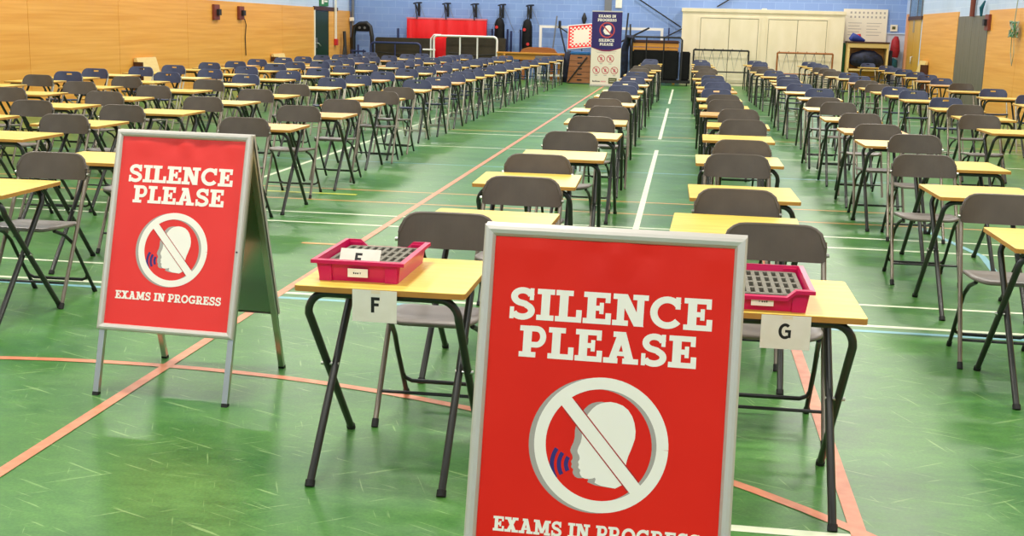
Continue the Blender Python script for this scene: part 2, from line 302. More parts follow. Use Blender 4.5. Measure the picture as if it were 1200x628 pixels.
# door recess left
struct('trim_4', MB().box(XL+.001, XL+.05, 35.06, 37.5, 1.97, 2.08), 'dark_wood')
d = struct('door_1', MB().box(XL+.004, XL+.024, 35.12, 36.55, 0, 1.96, 0).box(XL+.02, XL+.05, 35.05, 35.13, 0, 1.97, 1), ['green_door', 'cream'])
struct('door_handle', MB().tube([(XL+.03, 35.3, 1.0), (XL+.08, 35.32, 1.0), (XL+.08, 35.55, .92)], .018, 6).box(XL+.02, XL+.035, 35.22, 35.36, .86, 1.16), 'rivet', d)
struct('trim_5', MB().box(XL+.001, XL+.035, 36.56, 37.54, 0, 1.96), 'orange_wood')
ex = tag(MB().box(XL+.002, XL+.04, 35.65, 36.5, 2.1, 2.42).build('exit_sign', 'exit_green'), 'green exit sign mounted above the dark green door in the left corner', 'sign')
MB().box(XL+.04, XL+.043, 35.8, 36.0, 2.16, 2.34).box(XL+.04, XL+.043, 36.08, 36.38, 2.22, 2.27).build('running_figure_print', 'ink_white', ex)
struct('trim_6', MB().box(XL+.05, XL+.10, 37.1, 37.2, 1.12, 5.5), 'cream')
o = MB().box(XL+.04, XL+.13, 37.06, 37.26, .92, 1.12, 0, .01).build('alarm_box', 'red_plastic'); tag(recentre(o), 'small red box at the foot of the white conduit by the left corner', 'box')
# right side cladding, doors
mb = MB(); mb.box(XR-.03, XR, 31.5, 36.1, 0, 2.26)
ys = [YF, 0, 3.2, 6.4, 9.7, 13.0, 16.2, 19.4, 22.6, 25.8, 28.36]
for a, b in zip(ys[:-1], ys[1:]): mb.box(XR-.03, XR, a+.006, b-.006, 0, 2.24)
struct('trim_7', mb, 'orange_wood')
g = MB()
for k in range(4): g.box(XR-.025, XR, 28.42+k*.765, 28.42+(k+1)*.765-.012, 0, 2.14)
struct('door_2', g, 'grey_door')
dd = struct('door_3', MB().box(XR-.02, XR, 36.4, 37.35, 0, 2.12).box(XR-.02, XR, 37.38, 38.3, 0, 2.12), 'yellow_door')
struct('door_handle', MB().tube([(XR-.02, 37.25, 1.05), (XR-.07, 37.25, 1.05), (XR-.07, 37.25, .85)], .02, 6).box(XR-.05, XR-.02, 37.3, 37.42, 1.75, 2.1), 'rivet', dd)
struct('trim_8', MB().box(XR-.06, XR, 38.35, 38.6, 0, 2.3), 'pink_trim')
struct('trim_9', MB().box(XR-.05, XR, 36.2, 38.35, 2.12, 2.22), 'dark_wood')
fw = struct('window_1', MB().box(XR-.04, XR-.01, 36.35, 36.42, 2.22, 2.95).box(XR-.04, XR-.01, 38.2, 38.27, 2.22, 2.95).box(XR-.04, XR-.01, 36.35, 38.27, 2.9, 2.95).box(XR-.04, XR-.01, 37.0, 37.05, 2.22, 2.9), 'grey_metal')
struct('pane', MB().box(XR-.03, XR-.02, 36.42, 38.2, 2.22, 2.9), 'glass', fw)
o = MB().box(XR-.012, XR-.002, 36.5, 36.95, 2.3, 2.75).build('exit_sign', 'exit_green'); tag(recentre(o), 'green sign behind the glass over the yellow door on the right', 'sign')
struct('trim_10', MB().box(4.55, XR, YB-.03, YB-.001, 1.70, 1.74), 'pale_wall')

# ---------------------------------------------------------------- desks and folding chairs
ROWS = {
    'A': [(-8.57,15.2,'n',-8.81,14.5),(-8.78,16.41,'b',-8.91,15.71),(-8.99,17.62,'b',-9.02,16.92),(-8.8,18.8,'b',-8.93,18.1),(-8.71,19.88,'b',-8.88,19.18),(-8.78,21.64,'b',-8.91,20.94),(-8.68,22.72,'b',-8.87,22.02),(-8.84,24.36,'b',-8.95,23.66),(-8.83,25.99,'b',-8.94,25.29),(-8.77,27.22,'b',-8.91,26.52),(-8.8,28.74,'b',-8.93,28.04),(-8.65,29.82,'b',-8.85,29.12),(-8.58,30.95,'b',-8.82,30.25),(-8.75,33.09,'b',-8.9,32.39)],
    'B': [(-7.29,12.31,'n',-7.54,11.61),(-7.3,13.92,'n',-7.55,13.22),(-7.46,15.51,'n',-7.63,14.81),(-7.61,17.14,'b',-7.7,16.44),(-7.56,18.65,'b',-7.68,17.95),(-7.54,20.23,'b',-7.67,19.53),(-7.63,22.01,'b',-7.72,21.31),(-7.67,23.29,'b',-7.73,22.59),(-7.49,24.37,'b',-7.65,23.67),(-7.53,25.45,'b',-7.66,24.75),(-7.57,26.54,'b',-7.68,25.84),(-7.59,27.89,'b',-7.7,27.19),(-7.61,28.97,'b',-7.7,28.27),(-7.51,30.32,'b',-7.66,29.62),(-7.47,32.19,'b',-7.64,31.49),(-7.3,33.27,'b',-7.55,32.57)],
    'C': [(-6.02,10.56,'n',-6.23,9.86),(-6.13,12.22,'n',-6.29,11.52),(-6.21,13.61,'n',-6.33,12.91),(-6.25,15.38,'n',-6.35,14.68),(-6.42,17.2,'b',-6.43,16.5),(-6.36,18.96,'b',-6.41,18.26),(-6.33,20.47,'b',-6.39,19.77),(-6.3,21.98,'b',-6.38,21.28),(-6.27,23.56,'b',-6.36,22.86),(-6.16,25.45,'b',-6.3,24.75),(-6.22,26.66,'b',-6.34,25.96),(-6.29,27.86,'b',-6.37,27.16),(-6.22,29.49,'b',-6.33,28.79),(-6.12,30.57,'b',-6.29,29.87),(-6.22,31.65,'b',-6.33,30.95),(-6.32,32.73,'b',-6.38,32.03),(-6.17,33.81,'b',-6.31,33.11)],
    'D': [(-4.94,9.15,'n',-5.05,8.45),(-5.04,10.38,'n',-5.1,9.68),(-4.9,11.9,'n',-5.02,11.2),(-4.93,13.54,'n',-5.04,12.84),(-4.95,14.98,'n',-5.05,14.28),(-5.06,17.04,'b',-5.1,16.34),(-4.97,18.13,'b',-5.06,17.43),(-5.01,19.79,'b',-5.08,19.09),(-4.98,21.44,'b',-5.07,20.74),(-4.99,23.09,'b',-5.07,22.39),(-4.93,24.4,'b',-5.04,23.7),(-4.99,25.79,'b',-5.07,25.09),(-5.06,27.18,'b',-5.1,26.48),(-4.98,28.47,'b',-5.07,27.77),(-5.04,29.64,'b',-5.1,28.94),(-5.1,30.81,'b',-5.13,30.11),(-5.03,32.55,'b',-5.09,31.85),(-5.01,33.77,'b',-5.08,33.07)],
    'E': [(-3.6,6.52,'n',-3.66,5.84),(-3.75,8.1,'n',-3.68,7.3),(-3.55,9.48,'n',-3.7,8.8),(-3.61,11.08,'n',-3.56,10.0),(-3.53,12.22,'n',-3.55,11.53),(-3.54,13.96,'n',-3.7,13.26),(-3.6,15.04,'n',-3.72,14.34),(-3.84,17.22,'b',-3.84,16.52),(-3.76,18.3,'b',-3.8,17.6),(-3.81,19.78,'b',-3.83,19.08),(-3.85,20.97,'b',-3.85,20.27),(-3.89,22.16,'b',-3.87,21.46),(-3.87,23.24,'b',-3.86,22.54),(-3.89,24.89,'b',-3.87,24.19),(-3.9,26.12,'b',-3.88,25.42),(-3.92,27.35,'b',-3.88,26.65),(-3.86,28.43,'b',-3.86,27.73),(-3.85,29.99,'b',-3.85,29.29),(-3.81,32.03,'b',-3.83,31.33),(-3.8,33.8,'b',-3.82,33.1),(-3.79,35.58,'b',-3.82,34.88)],
    'F': [(-0.96,4.95,'n',-1.0,4.2),(-0.83,6.3,'n',-0.88,5.5),(-0.89,7.49,'n',-0.9,7.11),(-0.86,9.27,'n',-0.84,8.6),(-0.83,11.01,'n',-0.83,10.32),(-0.77,12.6,'n',-0.85,11.9),(-0.92,13.98,'n',-0.95,13.6),(-0.89,15.73,'n',-0.9,14.87),(-0.89,17.44,'b',-0.92,16.7),(-0.92,18.87,'b',-0.92,18.17),(-0.9,21.0,'b',-0.91,20.3),(-0.94,23.54,'b',-0.93,22.84),(-0.97,25.66,'n',-0.95,24.96),(-1.01,27.78,'n',-0.96,27.08),(-0.81,29.06,'n',-0.87,28.36),(-0.95,31.34,'b',-0.93,30.64),(-0.98,33.01,'b',-0.95,32.31),(-1.01,34.68,'b',-0.96,33.98)],
    'G': [(0.4,5.06,'n',0.32,4.17),(0.29,6.16,'n',0.27,5.7),(0.36,7.99,'n',0.35,6.9),(0.44,9.08,'n',0.4,8.7),(0.55,11.26,'n',0.47,10.55),(0.57,12.82,'n',0.53,12.05),(0.49,14.57,'n',0.48,13.67),(0.49,15.78,'n',0.48,15.08),(0.44,17.38,'b',0.46,16.68),(0.52,19.71,'b',0.49,19.01),(0.48,20.97,'b',0.48,20.27),(0.5,22.85,'b',0.48,22.15),(0.39,24.7,'n',0.43,24.0),(0.47,26.98,'n',0.47,26.28),(0.38,29.34,'n',0.42,28.64),(0.4,31.35,'b',0.44,30.65),(0.43,33.37,'b',0.45,32.67),(0.39,35.44,'b',0.43,34.74)],
    'H': [(1.64,6.41,'n',1.76,5.7),(1.63,8.46,'n',1.77,7.4),(1.88,10.22,'n',1.95,8.95),(1.75,11.3,'n',1.8,10.6),(1.8,12.82,'n',1.8,11.92),(1.82,14.83,'n',1.8,13.55),(1.77,15.92,'n',1.78,15.3),(1.98,18.5,'b',1.91,17.8),(1.84,20.17,'b',1.85,19.47),(1.81,21.89,'b',1.83,21.19),(1.91,23.38,'b',1.88,22.68),(2.01,24.86,'b',1.93,24.16),(1.88,26.93,'b',1.87,26.23),(1.81,28.47,'n',1.83,27.77),(1.74,30.0,'n',1.8,29.3),(1.9,32.52,'b',1.88,31.82),(2.06,35.04,'b',1.96,34.34),(1.99,36.4,'b',1.92,35.7)],
    'I': [(3.07,13.22,'n',3.26,12.52),(3.36,15.22,'n',3.41,14.52),(3.46,16.88,'b',3.46,16.18),(3.39,18.87,'b',3.42,18.17),(3.32,20.03,'b',3.39,19.33),(3.21,21.11,'n',3.33,20.41),(3.23,22.59,'n',3.34,21.89),(3.43,24.95,'b',3.44,24.25),(3.49,27.14,'b',3.47,26.44),(3.28,28.22,'n',3.37,27.52),(3.32,29.68,'n',3.39,28.98),(3.29,30.76,'n',3.37,30.06),(3.44,32.22,'b',3.45,31.52),(3.59,33.7,'b',3.52,33.0),(3.6,35.36,'b',3.52,34.66),(3.6,37.01,'b',3.52,36.31)],
    'J': [(4.98,18.52,'b',4.93,17.82),(4.91,20.45,'b',4.86,19.75),(4.87,22.56,'n',4.82,21.86),(5.03,25.15,'b',4.98,24.45),(5.16,27.24,'b',5.11,26.54),(5.26,29.19,'b',5.21,28.49),(5.35,31.25,'b',5.3,30.55),(5.34,32.82,'b',5.29,32.12),(5.49,34.82,'b',5.44,34.12),(5.36,37.46,'b',5.31,36.76)],
}

def ring_pts(shape, z): return [(x, y, z) for x, y in shape]
def round_rect(w, d, r, n=5, cx=0, cy=0):
    pts = []
    for sx, sy, a in ((1, 1, 0), (-1, 1, 90), (-1, -1, 180), (1, -1, 270)):
        pts += arc(cx+sx*(w/2-r), cy+sy*(d/2-r), r, a, a+90, n)
    return pts
OFF = .19
def make_chair(kind):
    t = thing('folding_chair', 'x', 'chair')
    plastic = 'chair_brown' if kind == 'n' else 'chair_blue'
    sp_ = 'seat_brown' if kind == 'n' else 'chair_blue'
    tb = 'chair_tube' if kind == 'n' else 'chair_tube_pale'
    dk = 'dark_tube' if kind == 'n' else 'chair_tube_pale'
    # seat: dished, rounded front
    mb = MB(); sh = round_rect(.378, .365, .075, 5)
    def zs(x, y): return .452 - .012*(y/.19) - .010*(1-(x/.2)**2) + (.0 if y > -.1 else -.012*((-.1-y)/.09)**2)
    rings = []
    for sc, dz in ((.94, -.022), (1.0, -.016), (1.0, -.004), (.965, .0), (.8, -.001), (.5, -.002), (.2, -.003)):
        rings.append([(x*sc, y*sc-.235+OFF, zs(x*sc, y*sc)+dz) for x, y in sh])
    mb.loft(rings); mb.build('seat', sp_, t)
    # backrest: curved sheet with rounded upper corners and a crisp rim
    mb = MB(); W = .211; ZT = .82; cols = [i/20*2-1 for i in range(21)]
    def top(x):
        a = abs(x)*W-(W-.08); return ZT-(.08-math.sqrt(max(0, .08**2-max(0, a)**2)))
    def bot(x):
        a = abs(x)*W-(W-.02); return .672+.006*abs(x)**2+(.02-math.sqrt(max(0, .02**2-max(0, a)**2)))
    def P(x, z, th): return (x*W, OFF-.038*abs(x)**2.6+(z-ZT)*.17+th, z)
    def span(x0, x1, b0, t0, b1, t1, lip=True):
        for th in (0, .016):
            vs = []
            for x, b_, t_ in ((x0, b0, t0), (x1, b1, t1)): vs += [P(x, b_+(t_-b_)*k/3, th) for k in range(4)]
            mb.add(vs, [(k, k+4, k+5, k+1) for k in range(3)], 0, True)
        for za, zb in ((b0, b1), (t0, t1)):
            mb.add([P(x0, za, 0), P(x1, zb, 0), P(x1, zb, .016), P(x0, za, .016)], [(0, 1, 2, 3)], 0, False)
    xs = sorted(set(cols+[-.2, .2, -.97, .97, -.99, .99]))
    for a, b in zip(xs[:-1], xs[1:]):
        if kind == 'b' and a >= -.2001 and b <= .2001:
            span(a, b, bot(a), .777, bot(b), .777); span(a, b, .799, top(a), .799, top(b))
        else: span(a, b, bot(a), top(a), bot(b), top(b))
    for s in (-1, 1): mb.add([P(s, bot(s), 0), P(s, top(s), 0), P(s, top(s), .016), P(s, bot(s), .016)], [(0, 1, 2, 3)])
    mb.tube([P(x*.985, top(x)-.002, .008) for x in cols], .0095, 6)   # rolled upper edge
    for s in (-1, 1): mb.box(s*W-.006 if s > 0 else -W, W if s > 0 else -W+.006, OFF-.055, OFF-.012, .685, .745)
    bk = mb.build('backrest', plastic, t)
    for s in (-1, 1):
        x = s*.205
        lg = MB().tube([(x, OFF-.02, .76), (x, OFF-.04, .68), (s*.209, OFF-.168, .44), (s*.215, OFF-.412, .02)], .0112, 8).build('leg', tb, t)
        MB().cyl((s*.215, OFF-.406, .03), (s*.215, OFF-.424, 0), .014, 8).build('foot_cap', 'rubber', lg)
        r = MB().tube([(s*.17, OFF-.37, .43), (s*.18, OFF-.28, .395), (s*.187, OFF-.20, .335), (s*.189, OFF-.14, .25), (s*.189, OFF+.03, .02)], .0105, 8).build('leg', dk, t)
        MB().cyl((s*.189, OFF+.024, .028), (s*.189, OFF+.044, 0), .0135, 8).build('foot_cap', 'rubber', r)
    MB().tube([(-.213, OFF-.345, .13), (.213, OFF-.345, .13)], .0105, 6, flat=.7).build('crossbar', dk, t)
    MB().tube([(-.189, OFF-.05, .13), (-.18, OFF-.035, .10), (-.15, OFF-.03, .085), (.15, OFF-.03, .085), (.18, OFF-.035, .10), (.189, OFF-.05, .13)], .009, 6).build('crossbar', dk, t)
    MB().cyl((-.225, OFF-.045, .71), (-.213, OFF-.045, .71), .009, 8).cyl((.213, OFF-.045, .71), (.225, OFF-.045, .71), .009, 8).build('rivet', 'rivet', bk)
    return t
def make_desk(top):
    t = thing('exam_desk', 'x', 'desk')
    mb = MB(); sh = round_rect(.6, .6, .012, 2)
    n = len(sh); lo = ring_pts(sh, .693); hi = [(x, y, .7125) for x, y in sh]; hi2 = [(x*.995, y*.995, .714) for x, y in sh]
    vs = lo+hi+hi2
    mb.add(vs, [(i, (i+1) % n, n+(i+1) % n, n+i) for i in range(n)], 1)
    mb.add(vs, [(n+i, n+(i+1) % n, 2*n+(i+1) % n, 2*n+i) for i in range(n)]+[list(range(2*n, 3*n))], 0)
    mb.add(lo, [list(range(n))[::-1]], 2)
    mb.build('tabletop', [top, 'desk_edge', 'desk_under'], t)
    r = .0142
    for s in (-1, 1):
        bend = [(s*(.20+.068*math.sin(a)), -.245+.012*(1-math.cos(a)), .678-.075*(1-math.cos(a))) for a in [k*PI/2/6 for k in range(7)]]
        lg = MB().tube(bend+[(s*.262, .285, .012)], r, 10).build('leg', 'desk_frame', t)
        MB().cyl((s*.262, .28, .02), (s*.262, .292, 0), .0175, 8).build('foot_cap', 'rubber', lg)
        bend = [(s*(.17+.062*math.sin(a)), .215-.012*(1-math.cos(a)), .678-.07*(1-math.cos(a))) for a in [k*PI/2/6 for k in range(7)]]
        lg = MB().tube(bend+[(s*.236, -.335, .012)], r, 10).build('leg', 'desk_frame', t)
        MB().cyl((s*.236, -.33, .02), (s*.236, -.342, 0), .0175, 8).build('foot_cap', 'rubber', lg)
        MB().cyl((s*.22, -.025, .36), (s*.288, -.025, .36), .007, 6).build('pivot_bolt', 'rivet', t)
    MB().tube([(-.205, -.245, .678), (.205, -.245, .678)], r, 8).build('rail', 'desk_frame', t)
    MB().tube([(-.175, .215, .678), (.175, .215, .678)], r, 8).build('rail', 'desk_frame', t)
    return t
def copy_tree(o, deep=True):
    c = o.copy(); scene.collection.objects.link(c)
    for ch in KIDS[o.name]:
        d_ = ch.copy(); scene.collection.objects.link(d_); d_.parent = c
        if deep:
            for g_ in KIDS.get(ch.name, []):
                e = g_.copy(); scene.collection.objects.link(e); e.parent = d_
    return c
KIDS = {}
def index_tree(o):
    KIDS[o.name] = kids(o)
    for c in KIDS[o.name]: KIDS[c.name] = kids(c)
CH = {'n': make_chair('n'), 'b': make_chair('b')}
DK = {k: make_desk(k) for k in ('desk_top', 'desk_top_tan', 'desk_top_pale')}
for o in list(CH.values())+list(DK.values()): index_tree(o)
ORD = ['front', 'second', 'third', 'fourth', 'fifth', 'sixth', 'seventh', 'eighth', 'ninth', 'tenth', 'eleventh', 'twelfth', 'thirteenth', 'fourteenth', 'fifteenth', 'sixteenth', 'seventeenth', 'eighteenth', 'nineteenth', 'twentieth', 'twenty-first', 'twenty-second', 'twenty-third', 'twenty-fourth', 'twenty-fifth']
COLN = {'A': 'the column against the left wall', 'B': 'second column from the left wall', 'C': 'middle column of the left block', 'D': 'second column left of the aisle', 'E': 'the column edging the left aisle',
        'F': 'the column behind letter F', 'G': 'the column behind letter G', 'H': 'the first column right of G', 'I': 'the second column right of G', 'J': 'the column nearest the right wall'}
used = set()
def place(proto, x, y, rz, label, group, deep):
    if proto.name not in used: used.add(proto.name); o = proto
    else: o = copy_tree(proto, deep)
    o.location = (x, y, 0); o.rotation_euler[2] = rz; o['label'] = label; o['group'] = group
    return o
for k, rows in ROWS.items():
    nr = len(rows)
    for i, (cx, cy, c, dx, dy) in enumerate(rows):
        pos = ORD[i] if i < nr-1 else 'rearmost'
        pos_t = pos if pos in ('front', 'rearmost') else pos+' from front'
        fix = (k in 'FG' and i == 0)
        a = 0 if fix else rnd.uniform(-.035, .035)
        place(CH[c], cx, cy-OFF, a, f"{'brown' if c == 'n' else 'navy'} folding chair, {pos_t} in {COLN[k]}", 'folding chairs at the exam desks', cy < 12)
        t = rnd.choice(['desk_top', 'desk_top', 'desk_top', 'desk_top_tan', 'desk_top_pale']) if i > 2 else 'desk_top'
        tn = {'desk_top': 'yellow', 'desk_top_tan': 'tan', 'desk_top_pale': 'pale yellow'}[t]
        lab = f"{tn}-topped exam desk, {pos_t} in {COLN[k]}"
        if fix: lab = f"yellow-topped exam desk at the front with letter {k} hanging from its edge"
        place(DK[t], dx, dy, -.0 if fix else rnd.uniform(-.03, .03), lab, 'folding exam desks', cy < 12)

# ---------------------------------------------------------------- A-boards
def poster_art(parent, F, red):
    """F(a, b, h): board coordinates -> local xyz.  a across, b up the board, h out of the board"""
    pm = MB(); NX, NY = 48, 60; a0, a1, b0, b1 = -.288, .288, .315, 1.142
    vs = []
    for j in range(NY+1):
        for i in range(NX+1):
            a = a0+(a1-a0)*i/NX; b = b0+(b1-b0)*j/NY
            edge = max(0, (b-1.045)/.09); e2 = max(0, (abs(a)-.25)/.04)
            h = edge*(.0045*math.sin(a*30+1.3*math.sin(a*17)+1)+.002*math.sin(a*61))*(1 if b < 1.125 else .3) + .0010*e2*math.sin(b*30)
            vs.append(F(a, b, .001+h*(1 if red else 1)))
    pm.add(vs, [(j*(NX+1)+i, j*(NX+1)+i+1, (j+1)*(NX+1)+i+1, (j+1)*(NX+1)+i) for j in range(NY) for i in range(NX)], 0, True)
    po = pm.build('poster', red, parent)
    def put(name, polys, m, h0, h1, j=0):
        mb = MB()
        for i, P in enumerate(polys): mb.prism(P, h0, h1+j*(i % 7), F)
        return mb.build(name, m, po)
    put('lettering', text_polys('SILENCE', .488, .0755, 0, .9395)+text_polys('PLEASE', .424, .0755, 0, .849), 'ink_white', .0014, .0018, .00011)
    put('footer_lettering', text_polys('EXAMS IN PROGRESS', .492, .035, 0, .4285), 'ink_white', .0014, .0018, .00011)
    c0, c1 = .0, .653
    rg = lambda cx, cy, r, w: ribbon([(cx+r*math.cos(a), cy+r*math.sin(a)) for a in [k*2*PI/72 for k in range(73)]], w)
    put('ring_shadow_print', rg(c0-.013, c1-.002, .147, .026), 'ink_grey', .0012, .0016)
    put('ring', rg(c0, c1, .146, .028), 'ink_white', .0014, .0023)
    z7 = lambda x, y: (c0+(x-595)*.000525, c1-(y-166)*.000525)
    head = [z7(*p) for p in ((592, -26), (640, -33), (700, -14), (738, 38), (752, 110), (735, 172), (719, 215), (712, 262), (705, 358), (576, 346), (584, 312), (560, 322), (524, 323), (506, 300), (512, 286), (498, 276), (503, 262), (496, 250), (505, 238), (501, 220), (494, 212), (490, 196), (508, 152), (506, 96), (522, 40), (555, -6))]
    put('head_shadow_print', [chaikin([(a-.021, b-.001) for a, b in head[:5]]+[(a, b) for a, b in head[5:9]]+[(a-.017, b-.0) for a, b in head[9:]])], 'ink_grey', .0012, .0016)
    put('head_profile', [chaikin(head)], 'ink_white', .0014, .0019)
    ang = math.radians(-48); ux, uy = math.cos(ang), math.sin(ang); nx, ny = -uy, ux
    def band(l0, l1, w, off=0): return [(c0+ux*l0+nx*(off-w/2), c1+uy*l0+ny*(off-w/2)), (c0+ux*l1+nx*(off-w/2), c1+uy*l1+ny*(off-w/2)), (c0+ux*l1+nx*(off+w/2), c1+uy*l1+ny*(off+w/2)), (c0+ux*l0+nx*(off+w/2), c1+uy*l0+ny*(off+w/2))]
    put('slash_outline', [band(-.118, .122, .037)], 'ink_line', .0014, .0022)
    put('slash', [band(-.138, .138, .031)], 'ink_white', .0014, .0026)
    mx, my = z7(500, 262); waves = []
    for r in (.030, .047, .064): waves += ribbon([(mx+r*math.cos(math.radians(a)), my+r*math.sin(math.radians(a))) for a in range(148, 217, 6)], .010)
    put('sound_wave_print', waves, 'ink_navy', .0014, .0018)
def a_board(x, y, rz, lean, spread, red, label):
    t = thing('sandwich_board', label, 'sign', (x, y, 0), rz, 'silence please sandwich boards')
    sn, cs = math.sin(lean), math.cos(lean); H = 1.166
    def F(a, b, h): return (a, b*sn-h*cs, b*cs+h*sn)
    def Tm():  # board space (a, depth, b) -> local
        return Matrix(((1, 0, 0, 0), (0, cs, sn, 0), (0, -sn, cs, 0), (0, 0, 0, 1)))
    yr = 2*H*sn+.02
    def Bk(a, b, h): p_ = F(a, b, h); return (p_[0], yr-p_[1], p_[2])
    # snap frame: rounded aluminium profile mitred at the corners
    for nm, Fn in (('front_frame', F), ('rear_frame', Bk)):
        A0, A1, B0, B1 = -.315, .315, .289, H
        mb = MB(); prof = [(0, -.012), (0, .006), (.005, .012), (.013, .0145), (.022, .012), (.028, .005), (.029, .001), (.029, -.012)]
        corners = [(A0, B0, 1, 1), (A1, B0, -1, 1), (A1, B1, -1, -1), (A0, B1, 1, -1)]
        rings = [[Fn(ca+sx*d, cb+sy*d, h) for d, h in prof] for ca, cb, sx, sy in corners]
        n = len(prof); vs = [p for r in rings for p in r]
        mb.add(vs, [(i*n+j, i*n+j+1, ((i+1) % 4)*n+j+1, ((i+1) % 4)*n+j) for i in range(4) for j in range(n-1)], 0, False)
        fo = mb.build(nm, 'aluminium', t)
        MB().prism([(-.3, .30), (.3, .30), (.3, 1.155), (-.3, 1.155)], -.013, -.010, Fn).build('back_sheet', 'alu_sheet', fo)
        if nm == 'front_frame':
            poster_art(t, F, red)
            if y > 3: MB().cyl(F(.301, .66, .012), F(.301, .66, .018), .004, 8).build('screw', 'dark_tube', fo)
        else: MB().prism([(-.288, .315), (.288, .315), (.288, 1.142), (-.288, 1.142)], 0, .001, Bk).build('poster', red, t)
        for s in (-1, 1):
            lg = MB(); a0, a1 = (-.312, -.287) if s < 0 else (.287, .312)
            lg.prism([(a0, .012), (a1, .012), (a1, H-.01), (a0, H-.01)], -.034, -.0135, Fn)
            L_ = lg.build('leg', 'alu_leg', t)
            MB().prism([(a0-.001, .0), (a1+.001, .0), (a1+.001, .02), (a0-.001, .02)], -.035, -.0125, Fn).build('foot_cap', 'rubber', L_)
    MB().cyl((-.29, H*sn+.01, H*cs-.012), (.29, H*sn+.01, H*cs-.012), .009, 10).build('hinge', 'aluminium', t)
    return t
a_board(-2.1564, 4.6415, -.0674, .2803, .7, 'red_poster2', 'left sandwich board with whole red silence please poster and legs showing')
a_board(-.1604, 2.5643, -.0353, .2473, .7, 'red_poster', 'near sandwich board, larger and cut off by the bottom of the photo')

# ---------------------------------------------------------------- trays, inserts and letter cards on the two front desks
def tray(x, y, rz, label):
    t = thing('storage_tray', label, 'tray', (x, y, .7145), rz, 'magenta storage trays')
    W, D, H, n0 = .152, .208, .075, None
    def per(w, d, notch):
        pts = [(-w, -d, 0), (w, -d, 0), (w, d, 0)]
        if notch: pts += [(.105, d, 0), (.078, d, -.024), (-.078, d, -.024), (-.105, d, 0)]
        pts += [(-w, d, 0)]; return pts
    top = [(a, b, H+c) for a, b, c in per(W, D, 1)]; bot = [(a*.93, b*.95, .0) for a, b, c in per(W, D, 1)]
    topi = [(a*(1-.003/W), b*(1-.003/D), z) for a, b, z in top]; boti = [(a*.91, b*.93, .003) for a, b, c in per(W, D, 1)]
    n = len(top); mb = MB(); vs = top+bot+topi+boti
    mb.add(vs, [(i, (i+1) % n, n+(i+1) % n, n+i) for i in range(n)]+[(2*n+i, 3*n+i, 3*n+(i+1) % n, 2*n+(i+1) % n) for i in range(n)]+[list(range(n, 2*n)), list(range(3*n, 4*n))])
    for s in (-1, 1):   # stiffening pillars beside the label on both ends
        for sx in (-1, 1): mb.box(sx*.118-.022, sx*.118+.022, s*D*.975-.006, s*D*.975+.005, .0, H-.008)
    mb.build('tray_body', 'magenta', t)
    rim = MB(); out = [(a+math.copysign(.015, a) if abs(a) > .14 else a, b+math.copysign(.015, b), z) for a, b, z in top]
    q = out+[(a, b, z-.012) for a, b, z in out]+topi+[(a, b, z+.002) for a, b, z in topi]
    rim.add(q, [(i, (i+1) % n, n+(i+1) % n, n+i) for i in range(n)]+[(3*n+i, 3*n+(i+1) % n, (i+1) % n, i) for i in range(n)]+[(2*n+i, 2*n+(i+1) % n, 3*n+(i+1) % n, 3*n+i) for i in range(n)])
    rim.build('rim', 'magenta', t)
    for s in (-1, 1):
        if (s == -1) == FRONT_PLAIN[0]:
            lb = MB().box(-.036, .036, s*(D+.006), s*(D+.003), .018, .048).build('label_holder', 'ink_white', t)
            for q_, w_ in ((-.012, .004), (-.006, .003), (0, .004), (.012, .003)):
                pass
            tm = MB(); x_ = -.016
            for w_, h_ in ((.004, .006), (.004, .0045), (.0045, .0045), (.0, 0), (.002, .006)):
                if w_: tm.box(x_, x_+w_, s*(D+.0075), s*(D+.006), .030, .030+h_)
                x_ += w_+.003
            tm.build('label_print', 'ink_black', lb)
    return t
def lattice(x, y, rz, label, z=.7145):
    t = thing('slotted_insert', label, 'insert', (x, y, z), rz, 'grey slotted inserts')
    W, D = .13, .185; nc, nr = 9, 4; zt, zb = .056, .01
    MB().box(-W, W, -D, D, .004, zb).build('base', 'slot', t)
    mb = MB(); cw = 2*W/nc; rh = 2*D/nr
    for i in range(nc+1): mb.box(-W+i*cw-.0065, -W+i*cw+.0065, -D, D, zb, zt)
    for j in range(nr+1): mb.box(-W, W, -D+j*rh-.011, -D+j*rh+.011, zb, zt-.001)
    mb.build('slot_grid', 'insert', t)
    return t
FRONT_PLAIN = [True]
tray(-1.098, 4.205, 0, 'magenta storage tray on the front desk F, standing behind a white letter card')
lattice(-1.098, 4.205, 0, 'grey slotted insert inside the magenta tray on desk F')
FRONT_PLAIN = [False]
tray(.285, 4.11, PI, 'magenta storage tray on front desk G, half hidden by the near board')
lattice(.285, 4.11, 0, 'grey slotted insert inside the magenta tray on desk G')
def letter_polys(ch, x, y, h):
    s = h*.21
    if ch == 'F': return [R_(x, x+s, y, y+h), R_(x, x+h*.56, y+h-s*.95, y+h), R_(x, x+h*.5, y+h*.42, y+h*.42+s*.9)]
    c = x+h*.36; m = y+h/2
    return ribbon([(c+.36*h*.86*math.cos(math.radians(a)), m+h*.41*math.sin(math.radians(a))) for a in range(48, 318, 10)], s*.88)+[R_(x+h*.54, x+h*.54+s*.85, y+h*.08, y+h*.5), R_(x+h*.36, x+h*.54+s*.85, y+h*.42, y+h*.42+s*.8)]
